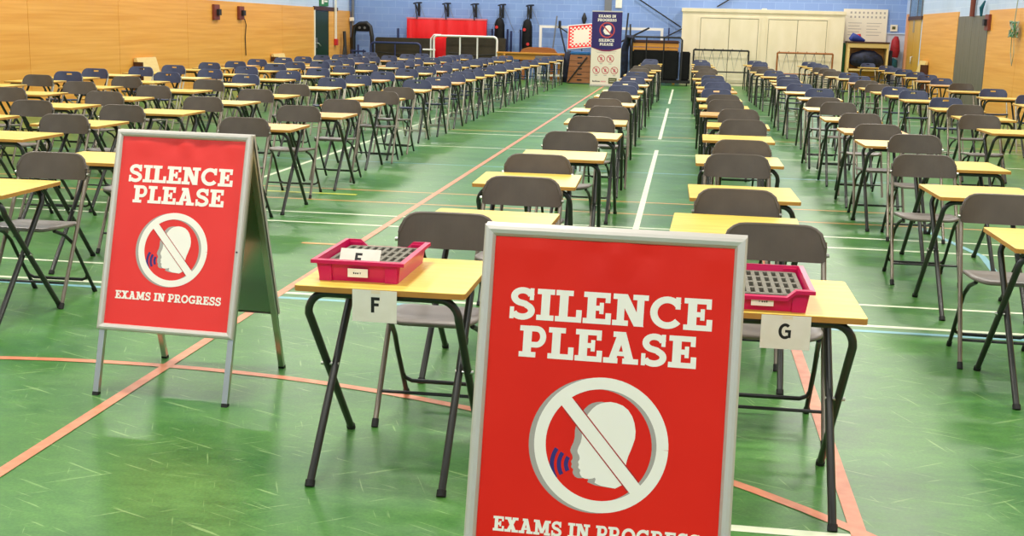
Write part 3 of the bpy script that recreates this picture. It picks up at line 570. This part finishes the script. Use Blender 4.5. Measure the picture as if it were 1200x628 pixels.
def card(x, y, z, rz, tilt, w, h, ch, lh, lx, ly, label, name='letter_card'):
    o = thing(name, label, 'paper sign', (x, y, z), rz)
    ct, st = math.cos(tilt), math.sin(tilt)
    fn = lambda a, b, hh: (a, b*st-hh*ct, b*ct+hh*st)
    MB().prism(R_(-w/2, w/2, 0, h), 0, .0006, fn).build('sheet', 'paper', o)
    mb = MB()
    for i, P in enumerate(letter_polys(ch, lx, ly, lh)): mb.prism(P, .0007, .0010+.0001*(i % 5), fn)
    mb.build('printed_letter', 'ink_black', o)
    if name == 'hanging_letter_sign': MB().prism(R_(-.012, .02, h-.012, h-.001), .0007, .0010, fn).build('tape', 'cupboard', o)
    return o
card(-1.012, 3.893, .600, -.03, .0, .157, .112, 'F', .054, -.012, .034, 'white paper sign with letter F hanging from the front desk edge', 'hanging_letter_sign')
card(.362, 3.862, .600, .0, .0, .158, .112, 'G', .052, -.020, .034, 'white paper sign with letter G hanging from the front desk edge', 'hanging_letter_sign')
card(-1.12, 4.075, .742, -.06, .5, .15, .078, 'F', .046, -.018, .0165, 'white card with letter F leaning inside the magenta tray on desk F')

# ---------------------------------------------------------------- pull-up banner
def banner():
    t = thing('roller_banner', 'tall navy and cream roller banner reading exams in progress silence please', 'banner', (-2.31, 35.1, 0))
    MB().box(-.44, .44, -.08, .08, 0, .06, 0, .015).build('base_cassette', 'aluminium', t)
    MB().cyl((0, .03, .05), (0, .03, 2.12), .012, 8).build('pole', 'aluminium', t)
    fn = lambda a, b, h: (a, -h, b)
    sh = MB().prism(R_(-.43, .43, .05, 2.12), 0, .004, fn).build('sheet', 'banner_cream', t)
    MB().box(-.435, .435, -.008, .012, 2.11, 2.14).build('top_rail', 'aluminium', t)
    def put(name, polys, m, h0, h1):
        mb = MB()
        for i, P in enumerate(polys): mb.prism(P, h0, h1+.0004*(i % 5), fn)
        return mb.build(name, m, sh)
    low = [(-.43+.86*k/16, 1.115-.075*math.sin(PI*k/16)) for k in range(17)]
    put('plum_curve_print', [[(a, b-.035*math.sin(PI*k/16)-.01) for k, (a, b) in enumerate(low)]+[(.43, 1.3), (-.43, 1.3)]], 'banner_plum', .004, .0055)
    put('navy_panel_print', [low+[(.43, 2.11), (-.43, 2.11)]], 'banner_navy', .004, .007)
    put('lettering', text_polys('EXAMS IN', .5, .075, 0, 1.955)+text_polys('PROGRESS', .54, .075, 0, 1.845), 'ink_white', .007, .010)
    put('lower_lettering', text_polys('SILENCE', .44, .075, 0, 1.275)+text_polys('PLEASE', .38, .075, 0, 1.165), 'ink_white', .007, .010)
    cx, cy = .01, 1.60
    rg = lambda x, y, r, w: ribbon([(x+r*math.cos(a), y+r*math.sin(a)) for a in [k*2*PI/40 for k in range(41)]], w)
    hd = [(.04, .14), (.09, .13), (.12, .08), (.12, .02), (.09, -.04), (.08, -.13), (-.06, -.12), (-.06, -.09), (-.09, -.09), (-.09, -.05), (-.115, -.03), (-.09, .03), (-.07, .09), (-.02, .13)]
    put('head_profile', [[(cx+a, cy+b) for a, b in hd]], 'ink_white', .007, .009)
    put('ring', rg(cx, cy, .205, .035)+ribbon([(cx-.14, cy+.14), (cx+.14, cy-.14)], .035), 'banner_red', .007, .011)
    for x, y in ((-.13, .79), (.13, .79), (-.26, .46), (0, .46), (.26, .46)):
        put('prohibition_symbol', rg(x, y, .098, .018)+ribbon([(x-.068, y+.068), (x+.068, y-.068)], .018), 'banner_red', .004, .0065)
        put('pictogram_print', [R_(x-.03, x+.03, y-.05, y+.05)], 'pink_print', .004, .005)
        put('caption_print', [R_(x-.04, x+.04, y-.155, y-.135)], 'ink_grey', .004, .005)
    put('small_print', [R_(-.3, .3, .995, 1.005), R_(-.26, .26, .955, .965)], 'ink_grey', .004, .005)
    put('dark_wordmark_print', [R_(-.36+.028*k, -.34+.028*k, .125, .155+(.015 if k in (0, 3) else 0)) for k in range(8)], 'ink_black', .004, .0055)
    put('pink_wordmark_print', [R_(-.12+.03*k, -.10+.03*k, .125, .16) for k in range(5)], 'pink_print', .004, .0055)
    put('olive_logo_print', [R_(.1, .34, .08, .25)], 'olive', .004, .0055)
    put('logo_text_print', [R_(.13, .31, .19, .2), R_(.13, .28, .14, .15)], 'banner_cream', .0055, .0065)
banner()

# ---------------------------------------------------------------- cream cupboard
def cupboard():
    t = thing('storage_cupboard', 'long cream cupboard with two pairs of doors against the blue wall', 'cupboard', (2.24, 38.5, 0))
    y0 = -.3
    MB().box(-2.44, 2.44, y0, .48, 0, 2.22, 0).build('carcass', 'cupboard', t)
    MB().box(-2.47, 2.47, y0-.03, .48, 2.22, 2.33, 0, .01).build('top_board', 'cupboard', t)
    for xa, xb in ((-1.88, -.12), (.17, 1.93)):
        f = MB(); f.box(xa-.05, xb+.05, y0-.022, y0, 2.05, 2.10); f.box(xa-.05, xa, y0-.022, y0, .08, 2.05); f.box(xb, xb+.05, y0-.022, y0, .08, 2.05)
        f.build('door_frame', 'cupboard', t)
        m_ = (xa+xb)/2
        MB().box(xa, xb, y0-.003, y0, .08, 2.05).build('door_gap', 'cupboard_line', t)
        for a, b in ((xa+.015, m_-.01), (m_+.01, xb-.015)): MB().box(a, b, y0-.014, y0-.003, .1, 2.035).build('door', 'cupboard', t)
cupboard()
o = MB().box(2.2, 2.35, 38.3, 38.5, 2.33, 2.37, 0, .01).build('folded_paper', 'paper'); tag(recentre(o), 'scrap of folded white paper lying on top of the cream cupboard', 'paper')

def hanging_rail(x0, x1, y, h, m, label):
    t = thing('trolley_frame', label, 'rack', ((x0+x1)/2, y, 0)); w = (x1-x0)/2
    for s in (-1, 1):
        MB().tube([(s*w, 0, .03), (s*w, 0, h)], .028, 8).build('post', m, t)
        MB().tube([(s*w, -.22, .03), (s*w, .22, .03)], .026, 8).build('foot', m, t)
    MB().tube([(-w, 0, h), (w, 0, h)], .03, 8).build('top_rail', m, t)
    MB().tube([(-w, 0, .43), (w, 0, .43)], .022, 8).build('lower_rail', m, t)
    k = 6
    for i in range(k):
        a = -w+2*w*i/k; b = a+2*w/k
        MB().tube([(a, 0, h), ((a+b)/2, 0, .45), (b, 0, h)], .008, 5).build('cord', 'line_dim' if m == 'honey_wood' else 'grey_metal', t)
        MB().box(a+w*.3/k, a+w*.45/k, -.03, .03, h-.03, h+.05).build('hook', m, t)
hanging_rail(.2, 1.86, 37.85, 1.08, 'black', 'black framed rack with hanging cords before the left cupboard doors')
hanging_rail(2.72, 4.36, 37.85, 1.06, 'brown_wood', 'thin brown framed rack with cords before the right cupboard doors')

# ---------------------------------------------------------------- black trolley with mats
t = thing('mat_trolley', 'black wheeled trolley cage loaded with dark mats left of the cupboard', 'trolley', (-.82, 37.2, 0))
MB().box(-.85, .95, -.3, .35, .08, .16, 0, .01).build('deck', 'black', t)
MB().box(-.82, .58, -.2, .3, .16, 1.04, 0, .04).build('mat_stack', 'black_cloth', t)
MB().box(.62, .92, -.12, .25, .16, 1.02, 0, .03).build('folded_mat', 'black_cloth', t)
MB().tube([(-.83, -.28, .1), (-.83, -.28, 1.36), (-.77, -.28, 1.43), (.60, -.28, 1.43), (.66, -.28, 1.36), (.66, -.28, .1)], .028, 8).build('front_hoop', 'black', t)
for x in (-.4, .12): MB().tube([(x, -.28, .1), (x, -.28, 1.43)], .02, 6).build('upright', 'black', t)
for x, y in ((-.75, -.2), (.85, -.2), (-.75, .28), (.85, .28)): MB().cyl((x-.02, y, .045), (x+.02, y, .045), .045, 12).build('castor', 'rubber', t)
t = thing('wooden_bench_stack', 'honey coloured wooden benches with dark top behind the black trolley', 'bench', (-.98, 38.1, 0))
MB().box(-.72, .72, -.18, .18, 1.12, 1.24, 0, .01).build('bench_side', 'honey_wood', t)
MB().box(-.74, .74, -.2, .2, 1.24, 1.33, 0, .03).build('padded_top', 'dark_wood', t)
MB().box(-.7, .7, -.17, .17, .98, 1.11, 0, .01).build('bench_side', 'honey_wood', t)
for s in (-1, 1): MB().box(s*.6-.04, s*.6+.04, -.15, .15, 0, .98).build('leg', 'honey_wood', t)
o = MB().tube([(-1.9, 37.95, .05), (-1.92, 37.9, 1.0), (-1.82, 37.8, 1.42), (-1.7, 37.75, 1.40), (-1.6, 37.75, 1.3)], [.10, .12, .09, .07, .03], 10).build('draped_cover', 'navy_cloth'); tag(recentre(o), 'dark cloth cover draped on poles just right of the roller banner', 'cover')

# ---------------------------------------------------------------- vaulting box, benches, rebounder
t = thing('vaulting_box', 'brown wooden vaulting box with blue top left of the roller banner', 'vaulting box', (-3.16, 36.6, 0))
for k in range(5):
    z0, z1 = .03+k*.165, .03+k*.165+.158; w0, w1 = .37-.016*k, .37-.016*(k+1)
    mb = MB(); mb.add([(-w0, -.3, z0), (w0, -.3, z0), (w0, .3, z0), (-w0, .3, z0), (-w1, -.28, z1), (w1, -.28, z1), (w1, .28, z1), (-w1, .28, z1)], [(3, 2, 1, 0), (4, 5, 6, 7), (0, 1, 5, 4), (1, 2, 6, 5), (2, 3, 7, 6), (3, 0, 4, 7)])
    sct = mb.build('tier', 'brown_wood', t); MB().box(-.07, .07, -.305, -.285, z0+.07, z0+.105).build('hand_slot', 'black', sct)
MB().box(-.31, .31, -.3, .3, .86, .95, 0, .035).build('padded_top', 'blue_vinyl', t)
MB().tube([(-.34, -.33, .05), (.22, -.34, .8)], .02, 6).build('carry_strut', 'black', t)
o = MB().tube([(-3.64, 37.1, .0), (-3.62, 37.08, .5), (-3.58, 37.08, .85), (-3.5, 37.08, .93)], [.1, .12, .12, .05], 10).build('navy_bag', 'navy_cloth'); tag(recentre(o), 'dark navy bag slumped against the left side of the vaulting box', 'bag')
def bench(x, y, L, label, z=.85, m='honey_wood', h=.22, group=None):
    t = thing('gym_bench', label, 'bench', (x, y, 0), 0, group)
    MB().box(-L/2, L/2, -.14, .14, z-.05, z, 0, .01).build('seat_plank', m, t)
    MB().box(-L/2, L/2, -.02, .02, z-h, z-.05).build('beam', m, t)
    for s in (-1, 1): MB().box(s*(L/2-.25)-.03, s*(L/2-.25)+.03, -.16, .16, 0, z-.05).build('leg', m, t)
bench(-4.75, 37.5, 2.2, 'honey coloured bench standing behind the aisle chairs near the boxing bags', .86)
t = thing('balance_bench', 'curved brown wooden end piece behind the honey bench', 'bench', (-4.62, 37.95, 0))
MB().prism([(-.55, .5), (.6, .5), (.6, .86), (.5, .98), (.3, 1.02), (-.3, 1.02), (-.5, .95), (-.55, .86)], -.12, .12, lambda a, b, h: (a, h, b)).build('rounded_board', 'brown_wood', t)
for s in (-1, 1): MB().box(s*.45-.04, s*.45+.04, -.12, .12, 0, .5).build('leg', 'brown_wood', t)
t = thing('low_shelf_rack', 'low dark rack with two cream shelves beside the vaulting box', 'rack', (-4.14, 36.9, 0))
for z in (.18, .56, .72): MB().box(-.42, .42, -.2, .2, z, z+.05).build('shelf', 'cream' if z != .72 else 'grey_metal', t)
for sx in (-1, 1):
    for sy in (-1, 1): MB().box(sx*.4-.02, sx*.4+.02, sy*.18-.02, sy*.18+.02, 0, .72).build('leg', 'dark_wood', t)
t = thing('rebounder_net', 'red and white rebound net panel leaning beside the banner', 'net', (-3.28, 37.95, 0))
fr = lambda a, b, h: (a, .12*(b-1)-h, b)
P4 = [(-.42, .99), (.42, 1.08), (.4, 1.79), (-.42, 1.70)]
MB().tube([fr(a, b, 0) for a, b in P4], .022, 6, 0, True).build('frame', 'white_metal', t)
mb = MB()
def q2(u, v): return tuple(sum(w*P4[i][k] for i, w in ((0, (1-u)*(1-v)), (1, u*(1-v)), (2, u*v), (3, (1-u)*v))) for k in (0, 1))
n8 = 14
for i in range(n8):
    for j in range(n8):
        bd = min(i, j, n8-1-i, n8-1-j); red_ = bd < 3 and (i+j) % 2 == 0
        a, b, c, d_ = q2(i/n8, j/n8), q2((i+1)/n8, j/n8), q2((i+1)/n8, (j+1)/n8), q2(i/n8, (j+1)/n8)
        mb.prism([a, b, c, d_], 0, .01, fr, 1 if red_ or bd < 1 else 0)
mb.build('net_panel', ['banner_cream', 'red_vinyl'], t)
MB().tube([fr(.0, 1.0, -.3), fr(0, 0, -.6)], .02, 6).tube([fr(-.4, 1.0, 0), fr(-.45, 0, .05)], .02, 6).tube([fr(.4, 1.05, 0), fr(.42, 0, .05)], .02, 6).build('legs', 'grey_metal', t)

# ---------------------------------------------------------------- goal, poles, pillar
t = thing('goal_frame', 'white goal frame standing against the back wall behind the banner', 'goal', (-2.72, 38.55, 0))
MB().box(-1.95, 1.95, -.04, .04, 1.62, 1.70).build('crossbar', 'white_metal', t)
for s in (-1, 1): MB().box(s*1.91-.04, s*1.91+.04, -.04, .04, 0, 1.62).build('post', 'white_metal', t)
MB().tube([(-1.9, .3, .05), (1.9, .3, .05)], .02, 6).tube([(-1.9, .03, 1.6), (-1.9, .3, .05)], .015, 6).tube([(1.9, .03, 1.6), (1.9, .3, .05)], .015, 6).build('back_stay', 'grey_metal', t)
def pole(p0, p1, r, m, label, cat='pole', name='slim_pole'):
    o = MB().tube([p0, p1], r, 8).build(name, m); tag(recentre(o), label, cat); return o
pole((-2.02, 38.2, .0), (-1.88, 38.45, 2.14), .028, 'dark_tube', 'dark slanting pole rising just right of the banner')
pole((-1.72, 38.3, .0), (-1.80, 38.4, 1.8), .028, 'dark_tube', 'shorter dark pole next to the slanting one right of the banner')
pole((-2.45, 38.3, 1.05), (-1.2, 38.25, 1.7), .03, 'dark_tube', 'dark diagonal bar lying across the goal right of the banner', 'bar', 'diagonal_bar')
pole((-4.3, 38.3, 0), (-4.12, 38.5, 2.0), .022, 'grey_metal', 'grey slanting pole inside the left half of the goal')
pole((-3.55, 38.2, 0), (-4.0, 38.4, 1.62), .026, 'dark_tube', 'dark slanting pole crossing the goal left of the rebound net')
pole((-4.0, 38.1, 1.66), (-3.2, 38.2, 1.15), .022, 'dark_tube', 'thin dark bar sloping down toward the rebound net', 'bar', 'diagonal_bar')
o = MB().tube([(-4.02, 38.45, 1.62), (-4.02, 38.45, 1.85)], .045, 8).build('clamp_head', 'black'); tag(recentre(o), 'black clamp fixed on top of the goal crossbar', 'clamp')
o = MB().tube([(-3.29, 38.9, 1.75), (-3.29, 38.88, 1.95), (-3.29, 38.88, 2.12)], [.03, .09, .02], 10).build('wall_lamp_bracket', 'dark_tube'); tag(recentre(o), 'small dark teardrop fitting on the wall above the rebound net', 'bracket')
struct('trim_11', MB().box(-2.66, -2.44, 38.86, 39, 0, 5.5), 'grey_metal')
o = MB().box(-2.32, -2.12, 38.965, 38.99, 2.3, 2.6).build('wall_notice', 'paper'); tag(recentre(o), 'white paper notice on the wall above the roller banner', 'notice')
for i, (p0, p1, lb) in enumerate((((-1.75, 38.9, 2.68), (-.24, 38.9, 1.75), 'long dark wall brace sloping down to the cupboard corner'), ((-.75, 38.9, 1.4), (-.2, 38.9, 1.7), 'short dark wall brace rising to the cupboard left side'), ((.85, 38.93, 2.4), (1.4, 38.93, 2.75), 'dark wall brace rising above the top of the cupboard'))):
    pole(p0, p1, .022, 'dark_tube', lb, 'brace', 'wall_brace')
pole((-.62, 38.75, 0), (-.6, 38.8, 1.72), .024, 'navy_metal', 'upright navy pole between the goal and the cupboard')

# ---------------------------------------------------------------- boxing corner
for i, (x, lb) in enumerate(((-8.7, 'leftmost'), (-7.75, 'second from left'), (-6.83, 'third from left'), (-5.95, 'fourth from left'), (-5.05, 'rightmost'))):
    t = thing('bag_bracket', f'black wall bracket for a hanging bag, {lb} of the five', 'bracket', (x, 38.97, 2.2), 0, 'bag brackets on the back wall')
    MB().box(.0, .07, -.06, -.0, -.3, .1).build('wall_plate', 'black', t)
    MB().tube([(.12, -.03, .12), (.0, -.3, .11), (-.06, -.42, .08)], .024, 6).build('arm', 'black', t)
    MB().tube([(.05, -.02, -.3), (-.02, -.3, .08)], .018, 6).build('strut', 'black', t)
    MB().tube([(.03, -.04, .08), (-.35, -.04, -.75)], .006, 4).tube([(.05, -.04, .08), (.42, -.04, -.75)], .006, 4).build('guy_wire', 'grey_metal', t)
    MB().tube([(-.0, -.42, .06), (.06, -.42, -.4)], .02, 6).build('chain', 'dark_tube', t)
for x, zt, zb, lb in ((-5.95, 1.9, .85, 'left hanging black boxing bag with small red badges'), (-5.06, 1.88, .7, 'right hanging black boxing bag beside the goal frame')):
    t = thing('boxing_bag', lb, 'boxing bag', (x, 38.53, zb), 0, 'hanging boxing bags')
    h = zt-zb; MB().tube([(0, 0, 0), (0, 0, .05), (0, 0, h*.35), (0, 0, h*.8), (.0, 0, h-.08), (0, 0, h)], [.12, .16, .17, .16, .12, .05], 16).build('bag_body', 'black_cloth', t)
    for z, dx in ((.34, .05), (.72, -.07)): MB().tube([(dx, -.165, h*z), (dx, -.18, h*z)], .05, 14).build('badge', 'red_plastic', t)
    MB().tube([(0, 0, h), (0, 0, 2.28-zb)], .02, 6).build('strap', 'dark_tube', t)
for x, zt, lb in ((-9.31, 1.49, 'navy post standing left of the red mat'), (-6.22, 1.54, 'navy post left of the left boxing bag'), (-5.72, 1.55, 'navy post right of the left boxing bag'), (-5.6, 1.5, 'navy post midway between the two boxing bags'), (-5.3, 1.54, 'navy post touching the right boxing bag')):
    pole((x, 38.75, 0), (x, 38.75, zt), .035, 'navy_metal', lb, 'post', 'net_post')
# hung red mat
t = thing('gym_mat', 'large bright red mat hung on the back wall above the dark mats', 'mat', (-7.7, 38.75, 0))
mb = MB(); vs = []; NX = 40
for z, amp in ((1.18, .02), (1.6, .03), (1.8, .004)):
    for i in range(NX+1): x = -1.3+2.6*i/NX; vs.append((x, -.075-amp*.5*(1+math.sin(i*.9+2*math.sin(i*.37))), z))
mb.add(vs, [(j*(NX+1)+i, j*(NX+1)+i+1, (j+1)*(NX+1)+i+1, (j+1)*(NX+1)+i) for j in range(2) for i in range(NX)], 0, True)
mb.box(-1.3, 1.3, -.07, .1, 1.15, 1.82)
mb.build('mat_body', 'red_vinyl', t)
MB().box(-1.32, 1.32, -.09, .11, 1.80, 1.85, 0, .01).build('top_edge', 'pink_print', t)
MB().box(-.55, .1, -.12, .05, 0, 1.2).build('hanging_panel', 'red_vinyl', t)
def mat_rack(x0, x1, y, z1, label, m='brown_vinyl'):
    t = thing('crash_mat', label, 'mat', ((x0+x1)/2, y, 0)); w = (x1-x0)/2
    vs = [(-w, -.12, 0), (w, -.12, 0), (w-.02, .02, z1), (-w+.04, .02, z1)]
    mb = MB(); mb.prism([(-w, 0), (w, 0), (w, z1-.03), (w-.06, z1), (-w+.05, z1), (-w, z1-.05)], -.1, .12, lambda a, b, h: (a, h+.08*b, b)); mb.build('mat_body', m, t)
    MB().tube([(-w+.1, -.115+.08*.7, z1*.62), (0, -.125+.08*.6, z1*.56), (w-.1, -.115+.08*.7, z1*.62)], .012, 5).build('seam', 'black', t)
mat_rack(-9.85, -8.0, 37.9, 1.2, 'dark brown crash mat standing left of the red mat panel')
mat_rack(-7.55, -5.66, 37.9, 1.27, 'dark brown crash mat standing behind the white tubular frame')
def hoop_frame(x0, x1, y, z, m, bars, label):
    t = thing('tubular_frame', label, 'frame', ((x0+x1)/2, y, 0)); w = (x1-x0)/2; r = .12
    a = [(-w+r-r*math.sin(k*PI/8), 0, z-r+r*math.cos(k*PI/8)) for k in (4, 3, 2, 1, 0)]; b = [(w-r+r*math.sin(k*PI/8), 0, z-r+r*math.cos(k*PI/8)) for k in range(5)]
    MB().tube([(-w, 0, 0)]+a+b+[(w, 0, 0)], .034, 8).build('hoop', m, t)
    for x in bars: MB().tube([(x, 0, 0), (x, 0, z)], .026, 6).build('upright', m, t)
    for s in (-1, 1): MB().tube([(s*w, -.25, .03), (s*w, .25, .03)], .03, 6).build('foot', m, t)
    return t
hoop_frame(-9.9, -8.3, 37.55, 1.04, 'navy_metal', (-.02,), 'navy tubular frame before the left crash mat')
tw = hoop_frame(-7.86, -5.86, 37.5, 1.3, 'white_metal', (-.72+.55-.0, .38), 'white tubular frame before the middle crash mat')
MB().tube([(-1.12, .12, 0), (-1.12, .12, 1.2), (-1.02, .12, 1.32), (-.8, .12, 1.32)], .028, 6).tube([(-1.35, 0, .86), (-.95, 0, .86)], .026, 6).build('side_bar', 'white_metal', tw)
# arched black frame and pale blue backboard, left corner
t = thing('arched_machine', 'black arched frame machine standing in the back left corner', 'machine', (-10.36, 38.3, 0))
mb = MB().tube([(-.3, 0, 0), (-.32, 0, 1.2), (-.27, 0, 1.5), (-.12, 0, 1.6), (.12, 0, 1.62), (.24, 0, 1.52), (.3, 0, 1.2), (.33, 0, 0)], .07, 8); mb.build('arch', 'black', t)
MB().box(-.22, .2, -.08, .06, 1.36, 1.58, 0, .02).build('control_panel', 'black_cloth', t)
for x in (-.09, .08): MB().cyl((x, -.085, 1.48), (x, -.1, 1.48), .04, 10).build('dial', 'grey_metal', t)
MB().box(-.34, .36, -.3, .3, 0, .12, 0, .02).build('base', 'black', t)
t = thing('dumbbell_stand', 'small dark blue stand inside the arched machine', 'stand', (-10.36, 37.72, 0))
for x in (-.18, .0, .18): MB().tube([(x, 0, .05), (x, 0, .95 if x == 0 else .8)], .03, 6).build('post', 'navy_metal', t)
for z in (.55, .75): MB().tube([(-.25, 0, z), (.25, 0, z)], .028, 6).build('crossbar', 'navy_metal', t)
MB().box(-.28, .28, -.14, .14, 0, .06).build('base', 'navy_metal', t)
pole((-10.86, 38.9, 0), (-10.86, 38.9, 5.5), .05, 'grey_metal', 'grey conduit pipe running up the back wall near the left corner', 'pipe', 'conduit_pipe')
o = MB().box(-10.94, -10.8, 38.76, 38.84, 1.68, 1.80, 0, .01).build('junction_box', 'cream'); tag(recentre(o), 'small cream junction box on the grey pipe in the left corner', 'box')
for x, y, h, lb in ((-10.85, 37.75, 1.35, 'black folded post leaning by the left corner, the taller one'), (-10.86, 38.62, 1.15, 'black folded post leaning by the left corner, the shorter one')):
    t = thing('folded_stand', lb, 'stand', (x, y, 0)); MB().tube([(.12, -.1, 0), (0, .1, h)], .05, 6).build('post', 'black', t); MB().tube([(.0, -.2, 0), (.02, .06, h*.8)], .035, 6).build('folded_leg', 'dark_tube', t)

# ---------------------------------------------------------------- fittings on the left wall
def wall_box(x, y, z0, z1, s, label, dark='black'):
    t = thing('wall_bracket_box', label, 'wall fitting', (x, y, z0), 0, 'brown fittings on the side walls')
    MB().box(-.03, .03, -.17, .17, 0, z1-z0, 0, .005).build('backplate', 'rust', t)
    MB().box(.03*s, .09*s, -.04, .12, (z1-z0)*.3, (z1-z0)*.7).build('latch', dark, t)
    return t
wall_box(XL+.06, 27.4, 1.61, 1.96, 1, 'brown wall fitting with black latch on left cladding, the nearer one')
WB = wall_box(XL+.06, 29.0, 1.63, 1.95, 1, 'brown wall fitting with black latch on left cladding, farther one with cord')
MB().tube([(0, .25, .02), (0, .35, -.13), (-.01, .3, -.43), (-.01, .33, -.88)], .012, 5).build('cord', 'dark_tube', WB)
def lean_board(x, y, z, h, w, d, s, label):
    t = thing('wedge_board', label, 'board', (x, y, 0), 0, 'pale boards leaning on the side walls')
    MB().prism([(0, 0), (.32, 0), (.28, .05), (.06, h), (0, h)], -w/2, w/2, lambda a, b, hh: (s*a, hh, b)).build('panel', 'pale_wood', t)
    MB().box(min(s*.0, s*.2), max(0, s*.2), -w/2-.02, -w/2, 0, h*.9).build('side_panel', 'dark_wood', t)
lean_board(XL+.05, 23.5, 0, .82, .9, 0, 1, 'pale wooden board against left wall behind the navy chairs, nearer one')
lean_board(XL+.05, 31.65, 0, .76, .9, 0, 1, 'pale wooden board against the left wall, farther one toward the door')
lean_board(XR-.05, 35.1, 0, .98, .9, 0, -1, 'pale wooden board leaning on the right wall beside the yellow door')
wall_box(XR-.06, 28.3, 1.8, 2.15, -1, 'brown wall fitting beside the top of the grey doors on the right')
pole((XR-.08, 29.8, 2.12), (XR-.08, 29.8, 4.5), .06, 'rust', 'rust coloured pipe coming down to the grey doors', 'pipe', 'wall_pipe')
o = MB().tube([(XR-.08, 28.9, 2.12), (XR-.1, 28.85, 2.3), (XR-.06, 28.75, 2.45)], [.03, .05, .02], 6).build('green_cord_bundle', 'teal_cloth'); tag(recentre(o), 'green bundle hanging on the pale wall above the grey doors', 'cord')
t = thing('cable_net', 'tangled green and white netting hanging high on right wall', 'net', (XR-.15, 25.7, 1.65)); mb = MB()
for i in range(9):
    a = i*.7; mb.tube([(.0+.05*math.sin(a*3+k), .19*math.cos(a+k*1.3), .17+.16*math.sin(a*1.7+k)) for k in range(6)], .014, 5, i % 2)
mb.build('bundle', ['net', 'exit_green'], t)
MB().tube([(0, .1, .1), (.04, .22, -.3), (.04, .05, -.55), (.02, -.1, -.3), (0, -.05, .05)], .008, 4).tube([(0, 0, .3), (.06, 0, 1.6)], .01, 4).build('loose_cord', 'net', t)

# ---------------------------------------------------------------- back right corner
t = thing('whiteboard', 'cream wall planner board with faint symbols right of the cupboard', 'board', (5.38, 38.95, 1.45))
MB().box(-.66, .66, -.02, .04, 0, .98).build('panel', 'banner_cream', t)
mb = MB()
for j in range(2):
    for i in range(9): mb.add([(-.46+i*.125, -.022, .84-j*.13), (-.41+i*.125, -.022, .84-j*.13), (-.41+i*.125, -.022, .9-j*.13), (-.46+i*.125, -.022, .9-j*.13)], [(0, 1, 2, 3)])
for i in range(5): mb.add([(.05, -.022, .55-i*.09), (.5-.06*(i % 3), -.022, .55-i*.09), (.5-.06*(i % 3), -.022, .565-i*.09), (.05, -.022, .565-i*.09)], [(0, 1, 2, 3)]); mb.add([(-.5, -.022, .55-i*.09), (-.1-.06*(i % 2), -.022, .55-i*.09), (-.1-.06*(i % 2), -.022, .565-i*.09), (-.5, -.022, .565-i*.09)], [(0, 1, 2, 3)])
mb.build('printed_symbols', 'ink_grey', t)
o = MB().box(6.15, 6.36, 38.95, 38.985, 1.78, 1.98).build('wall_notice', 'banner_cream'); MB().box(6.2, 6.3, 38.945, 38.95, 1.84, 1.93).build('print', 'olive', o); tag(o, 'small cream notice on the blue wall in the right corner', 'notice')
t = thing('wooden_cabinet', 'wooden cabinet holding a dark bag in the back right corner', 'cabinet', (5.4, 38.3, 0))
MB().box(-.58, .58, .2, .25, 0, 1.4).build('back_panel', 'orange_wood', t)
for s in (-1, 1): MB().box(s*.57-.03, s*.57+.03, -.35, .25, 0, 1.4).build('side_panel', 'pale_wood', t)
MB().box(-.6, .6, -.36, -.3, 1.27, 1.4).build('front_rail', 'pale_wood', t); MB().box(-.62, .62, -.4, .28, 1.4, 1.45, 0, .01).build('top_board', 'dark_wood', t)
MB().box(-.57, .57, -.35, .2, .58, .64).build('shelf', 'pale_wood', t)
def lump(name, pts, rs, m, label, cat, n=12, flat=1):
    o = MB().tube(pts, rs, n, 0, False, True, None, flat).build(name, m); tag(recentre(o), label, cat); return o
lump('equipment_bag', [(4.92, 38.15, .8), (5.02, 38.15, .9), (5.3, 38.15, .94), (5.55, 38.15, .93), (5.76, 38.15, .86), (5.87, 38.15, .78)], [.08, .2, .28, .27, .19, .08], 'navy_cloth', 'bulging dark navy bag stuffed in the wooden cabinet', 'bag')
lump('cloth_bundle', [(4.85, 38.1, 1.5), (4.95, 38.1, 1.58), (5.1, 38.1, 1.53), (5.3, 38.1, 1.48)], [.05, .13, .1, .03], 'blue_cloth', 'blue cloth bundle lying on top of the wooden cabinet', 'cloth')
lump('red_cone', [(5.14, 38.3, 1.45), (5.14, 38.3, 1.68)], [.1, .05], 'red_plastic', 'small red item on the cabinet top beside the blue bundle', 'cone')
lump('red_jacket', [(6.28, 38.7, 1.0), (6.3, 38.7, 1.2), (6.3, 38.72, 1.5), (6.32, 38.75, 1.62)], [.12, .15, .12, .06], 'red_cloth', 'dark red padding hanging in the right corner', 'padding')
lump('teal_bag', [(6.1, 38.5, .6), (6.2, 38.5, .75), (6.3, 38.5, .95)], [.15, .2, .08], 'teal_cloth', 'teal bag below the red padding in the right corner', 'bag')
lump('green_cloth_bundle', [(4.76, 38.5, 0), (4.76, 38.5, .8), (4.76, 38.5, 1.25), (4.75, 38.5, 1.4)], [.05, .05, .06, .03], 'green_cloth', 'green cloth squeezed between the cupboard and the cabinet', 'cloth')
lump('dark_roll', [(6.08, 38.2, .0), (6.1, 38.25, .6), (6.12, 38.3, 1.2)], [.07, .07, .05], 'navy_cloth', 'rolled dark cover standing right of the wooden cabinet', 'roll')
